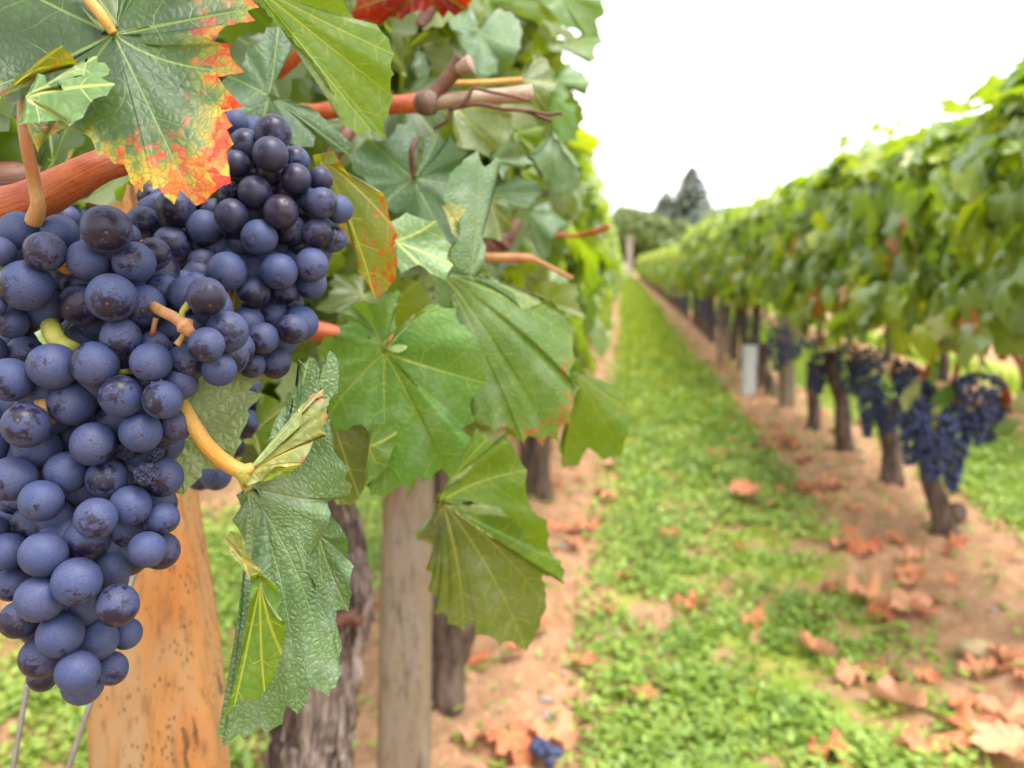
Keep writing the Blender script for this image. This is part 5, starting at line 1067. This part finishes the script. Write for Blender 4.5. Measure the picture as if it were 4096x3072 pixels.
# ------------------------------------------------------------------ grape bunches and canes on the right row
FG = []
for k in range(3):
    V, F = icosphere(2); o = mesh_obj('grape', V, F, M['grape_row']); FG.append(o.data); bpy.data.objects.remove(o)
def far_bunch(top, length, width, label, grp, n=46, single=False, seed=0):
    r_ = np.random.default_rng(seed); root = empty('grape_bunch', top, label, 'grape bunch', grp); pts = []
    for _ in range(n*30):
        if len(pts) >= n: break
        t = r_.random(); w = width*.5*(1-.75*t**1.4)*min(1, .5+t*4); an = r_.uniform(0, 6.283); q = math.sqrt(r_.uniform(.35, 1))
        p = np.array([math.cos(an)*w*q, math.sin(an)*w*q, -t*length]); R = r_.uniform(.0062, .0078)
        if all(np.linalg.norm(p-b) > .66*(R+c) for b, c in pts): pts.append((p, R))
    if single:
        V, F = icosphere(1); W = np.vstack([V*R+p for p, R in pts]); FF = np.vstack([np.array(F)+k*len(V) for k in range(len(pts))])
        o = mesh_obj('grapes', W+np.array(top), FF, M['grape_far'], root, top); o['kind'] = 'stuff'
    else:
        for k, (p, R) in enumerate(pts):
            o = bpy.data.objects.new('grape', FG[k % 3]); link(o, root); o.location = p; o.scale = (R,)*3; o.rotation_euler = r_.uniform(0, 6, 3)
    V, F = tube([np.array(top)+[0, 0, .03], np.array(top)+[0, 0, -.01], np.array(top)+[0, 0, -length*.8]], [.002, .002, .001], 8, 8)
    mesh_obj('stem', V, F, M['rachis'], root, top)
    return root
BG = [(2115, 815, 130, 95, 1.93, 'widest bunch of the right row, hanging highest beside the pale cane at right'), (2140, 880, 70, 60, 1.98, 'lower right part bunch below the widest one of the right row'), (2070, 880, 165, 62, 1.95, 'longest bunch on the right row, its tip reaching lowest over the grass'),
      (2022, 905, 120, 85, 1.93, 'bunch at the nearest right trunk, between its two long neighbours'), (1978, 860, 130, 62, 1.96, 'narrow bunch on the left side of the nearest right trunk'), (1995, 830, 70, 50, 2.05, 'small bunch above the nearest right trunk, beside an amber leaf'),
      (1925, 815, 110, 90, 2.38, 'dense bunch in front of the second right trunk head'), (1880, 850, 85, 48, 2.4, 'short hanging bunch left of the second right trunk'), (1960, 790, 75, 55, 2.4, 'dark bunch tucked under leaves right of the second trunk'), (1885, 760, 100, 60, 2.7, 'bunch under the leaves between second and third right trunks'),
      (1835, 755, 85, 60, 2.85, 'bunch touching the dark head of the third right trunk on its right'), (1855, 780, 70, 45, 2.8, 'small bunch low between the second and third right trunks'), (1768, 740, 95, 55, 3.0, 'bunch at the head of the thin kinked trunk, left of the third trunk'), (1772, 790, 60, 36, 3.05, 'little tapering bunch hanging under the head of the thin kinked trunk'),
      (1700, 690, 90, 95, 3.7, 'wide bunch covering the top of the thick brown post'), (1680, 720, 75, 50, 3.75, 'bunch on the left side of the thick brown post'), (1722, 700, 70, 50, 3.8, 'bunch on the right side of the thick brown post')]
for k, (x, y, ln, wd, dd, lab) in enumerate(BG):
    far_bunch(P('F', x, y-6, dd-.04), 1.15*ln/1736*dd, 1.12*wd/1736*dd, lab, 'grape bunches on the right row', int(44+ln*wd*.0105), seed=k)
for k in range(30):
    yy = 4.3+k*.30; far_bunch(np.array([ROW_R-.15+rng.normal()*.04, yy, rng.uniform(.36, .47)]), .15, .12, 'distant blurred bunch under the canopy of the right row', 'distant bunches on the right row', 36, True, 50+k)
CN = [((1400, 290), (1230, 770), .0072, 'cane', 1.9, 'long slanting bright orange cane rising from the nearest right trunk'), ((1560, 560), (1505, 840), .0062, 'cane', 1.92, 'upright orange cane right of the long slanting one'), ((1965, 400), (2000, 590), .0090, 'cane', 1.85, 'thick orange cane stub among leaves near the right edge'),
      ((2090, 500), (2230, 790), .0080, 'petiole_pink', 1.85, 'yellow-to-red cane at the right edge of the photo'), ((1960, 770), (2050, 1010), .0100, 'cane', 1.88, 'broad salmon cane beside the widest right row bunch'), ((1890, 930), (2090, 1100), .0090, 'cane_pale', 1.9, 'pale pinkish cane slanting down behind the widest right row bunch'),
      ((1130, 660), (1225, 770), .0055, 'cane', 1.95, 'short orange cane meeting the foot of the long slanting one'), ((480, 610), (620, 640), .0045, 'cane_dark', 2.75, 'thin reddish cane bridging the third right trunk and its bunches'), ((960, 560), (900, 720), .0070, 'cane_dark', 2.35, 'dark red cane at the head of the second right trunk'),
      ((160, 300), (240, 470), .0075, 'cane', 2.9, 'orange cane above the third right trunk'), ((540, 430), (560, 560), .0060, 'cane', 2.7, 'orange cane over the bunches right of the third trunk')]
for k, (a, b, r, mt, dd, lab) in enumerate(CN):
    p0, p1 = P('e', a[0], a[1], dd), P('e', b[0], b[1], dd+.01); cane('vine_cane', [p0, (p0+p1)/2+np.array([.004, 0, .003]), p1], [r*.9, r, r*1.1], M[mt], lab, grp='orange canes on the right row', n=10)
EX = [('amber leaf between two bunches beside the nearest right trunk', 'leaf_flap', [(990, 980), (1040, 880), (1100, 830), (1180, 810), (1190, 870), (1160, 920), (1170, 980), (1120, 1000), (1090, 1060), (1050, 1110), (1010, 1080)], (1180, 815), [(1050, 1110), (990, 980)], 1.88),
      ('yellow-orange leaf right of the long slanting cane', 'leaf_lime_spots', [(1380, 470), (1440, 400), (1500, 300), (1560, 250), (1620, 330), (1640, 440), (1600, 540), (1560, 580), (1500, 520), (1420, 540)], (1540, 270), [(1500, 520), (1380, 470)], 1.86),
      ('pale lime leaf turned to the viewer near the right edge', 'leaf_light', [(1690, -60), (1800, -120), (1950, -160), (2010, -60), (1990, 80), (1940, 170), (1850, 190), (1770, 180), (1720, 90)], (1900, -150), [(1850, 190), (1690, -60)], 1.80),
      ('lime leaf hanging under the slanting cane', 'leaf_lime', [(1290, 640), (1340, 600), (1390, 610), (1380, 720), (1340, 830), (1310, 860), (1270, 780)], (1340, 610), [(1310, 860), (1390, 610)], 1.88),
      ('dark yellow leaf cut by the right photo edge', 'leaf_flap', [(2110, 1010), (2150, 920), (2230, 880), (2300, 960), (2280, 1090), (2200, 1120), (2120, 1080)], (2260, 900), [(2120, 1080), (2110, 1010)], 1.86),
      ('flat yellow-green leaf lying low below the widest right row bunch', 'leaf_lime', [(1905, 1300), (1950, 1220), (2040, 1170), (2150, 1180), (2190, 1210), (2120, 1290), (2080, 1340), (1990, 1330)], (2170, 1200), [(1905, 1300), (2080, 1340)], 1.9),
      ('green leaf dropping between the bunches of the nearest right trunk', 'leaf_mid', [(1330, 930), (1420, 860), (1500, 840), (1530, 930), (1500, 1010), (1420, 1040), (1330, 1060), (1300, 990)], (1480, 850), [(1330, 1060), (1530, 930)], 1.9)]
for k, (lab, mt, poly, ju, ti, dd) in enumerate(EX):
    leaf(lab, M[mt], 'e', poly, ju, ti, dd, grp='singled-out leaves on the right row', grad=(rng.uniform(-.2, .3), rng.uniform(-.4, .1)), bulge=.1, wave=.004, teeth=3, step=18, fold=.1, seed=70+k, rings=8)
# fallen berries beside the path
g0 = ground_pt('F', 1185, 1648); bx = empty('grape_bunch', (g0[0], g0[1], 0), 'few dark berries fallen on the soil under an orange leaf at the bottom edge', 'grape bunch')
for k in range(9):
    o = bpy.data.objects.new('grape', GM[k % 3]); link(o, bx); o.scale = (.0085,)*3; o.location = (rng.normal()*.014, rng.normal()*.012, .016+.006*rng.random())
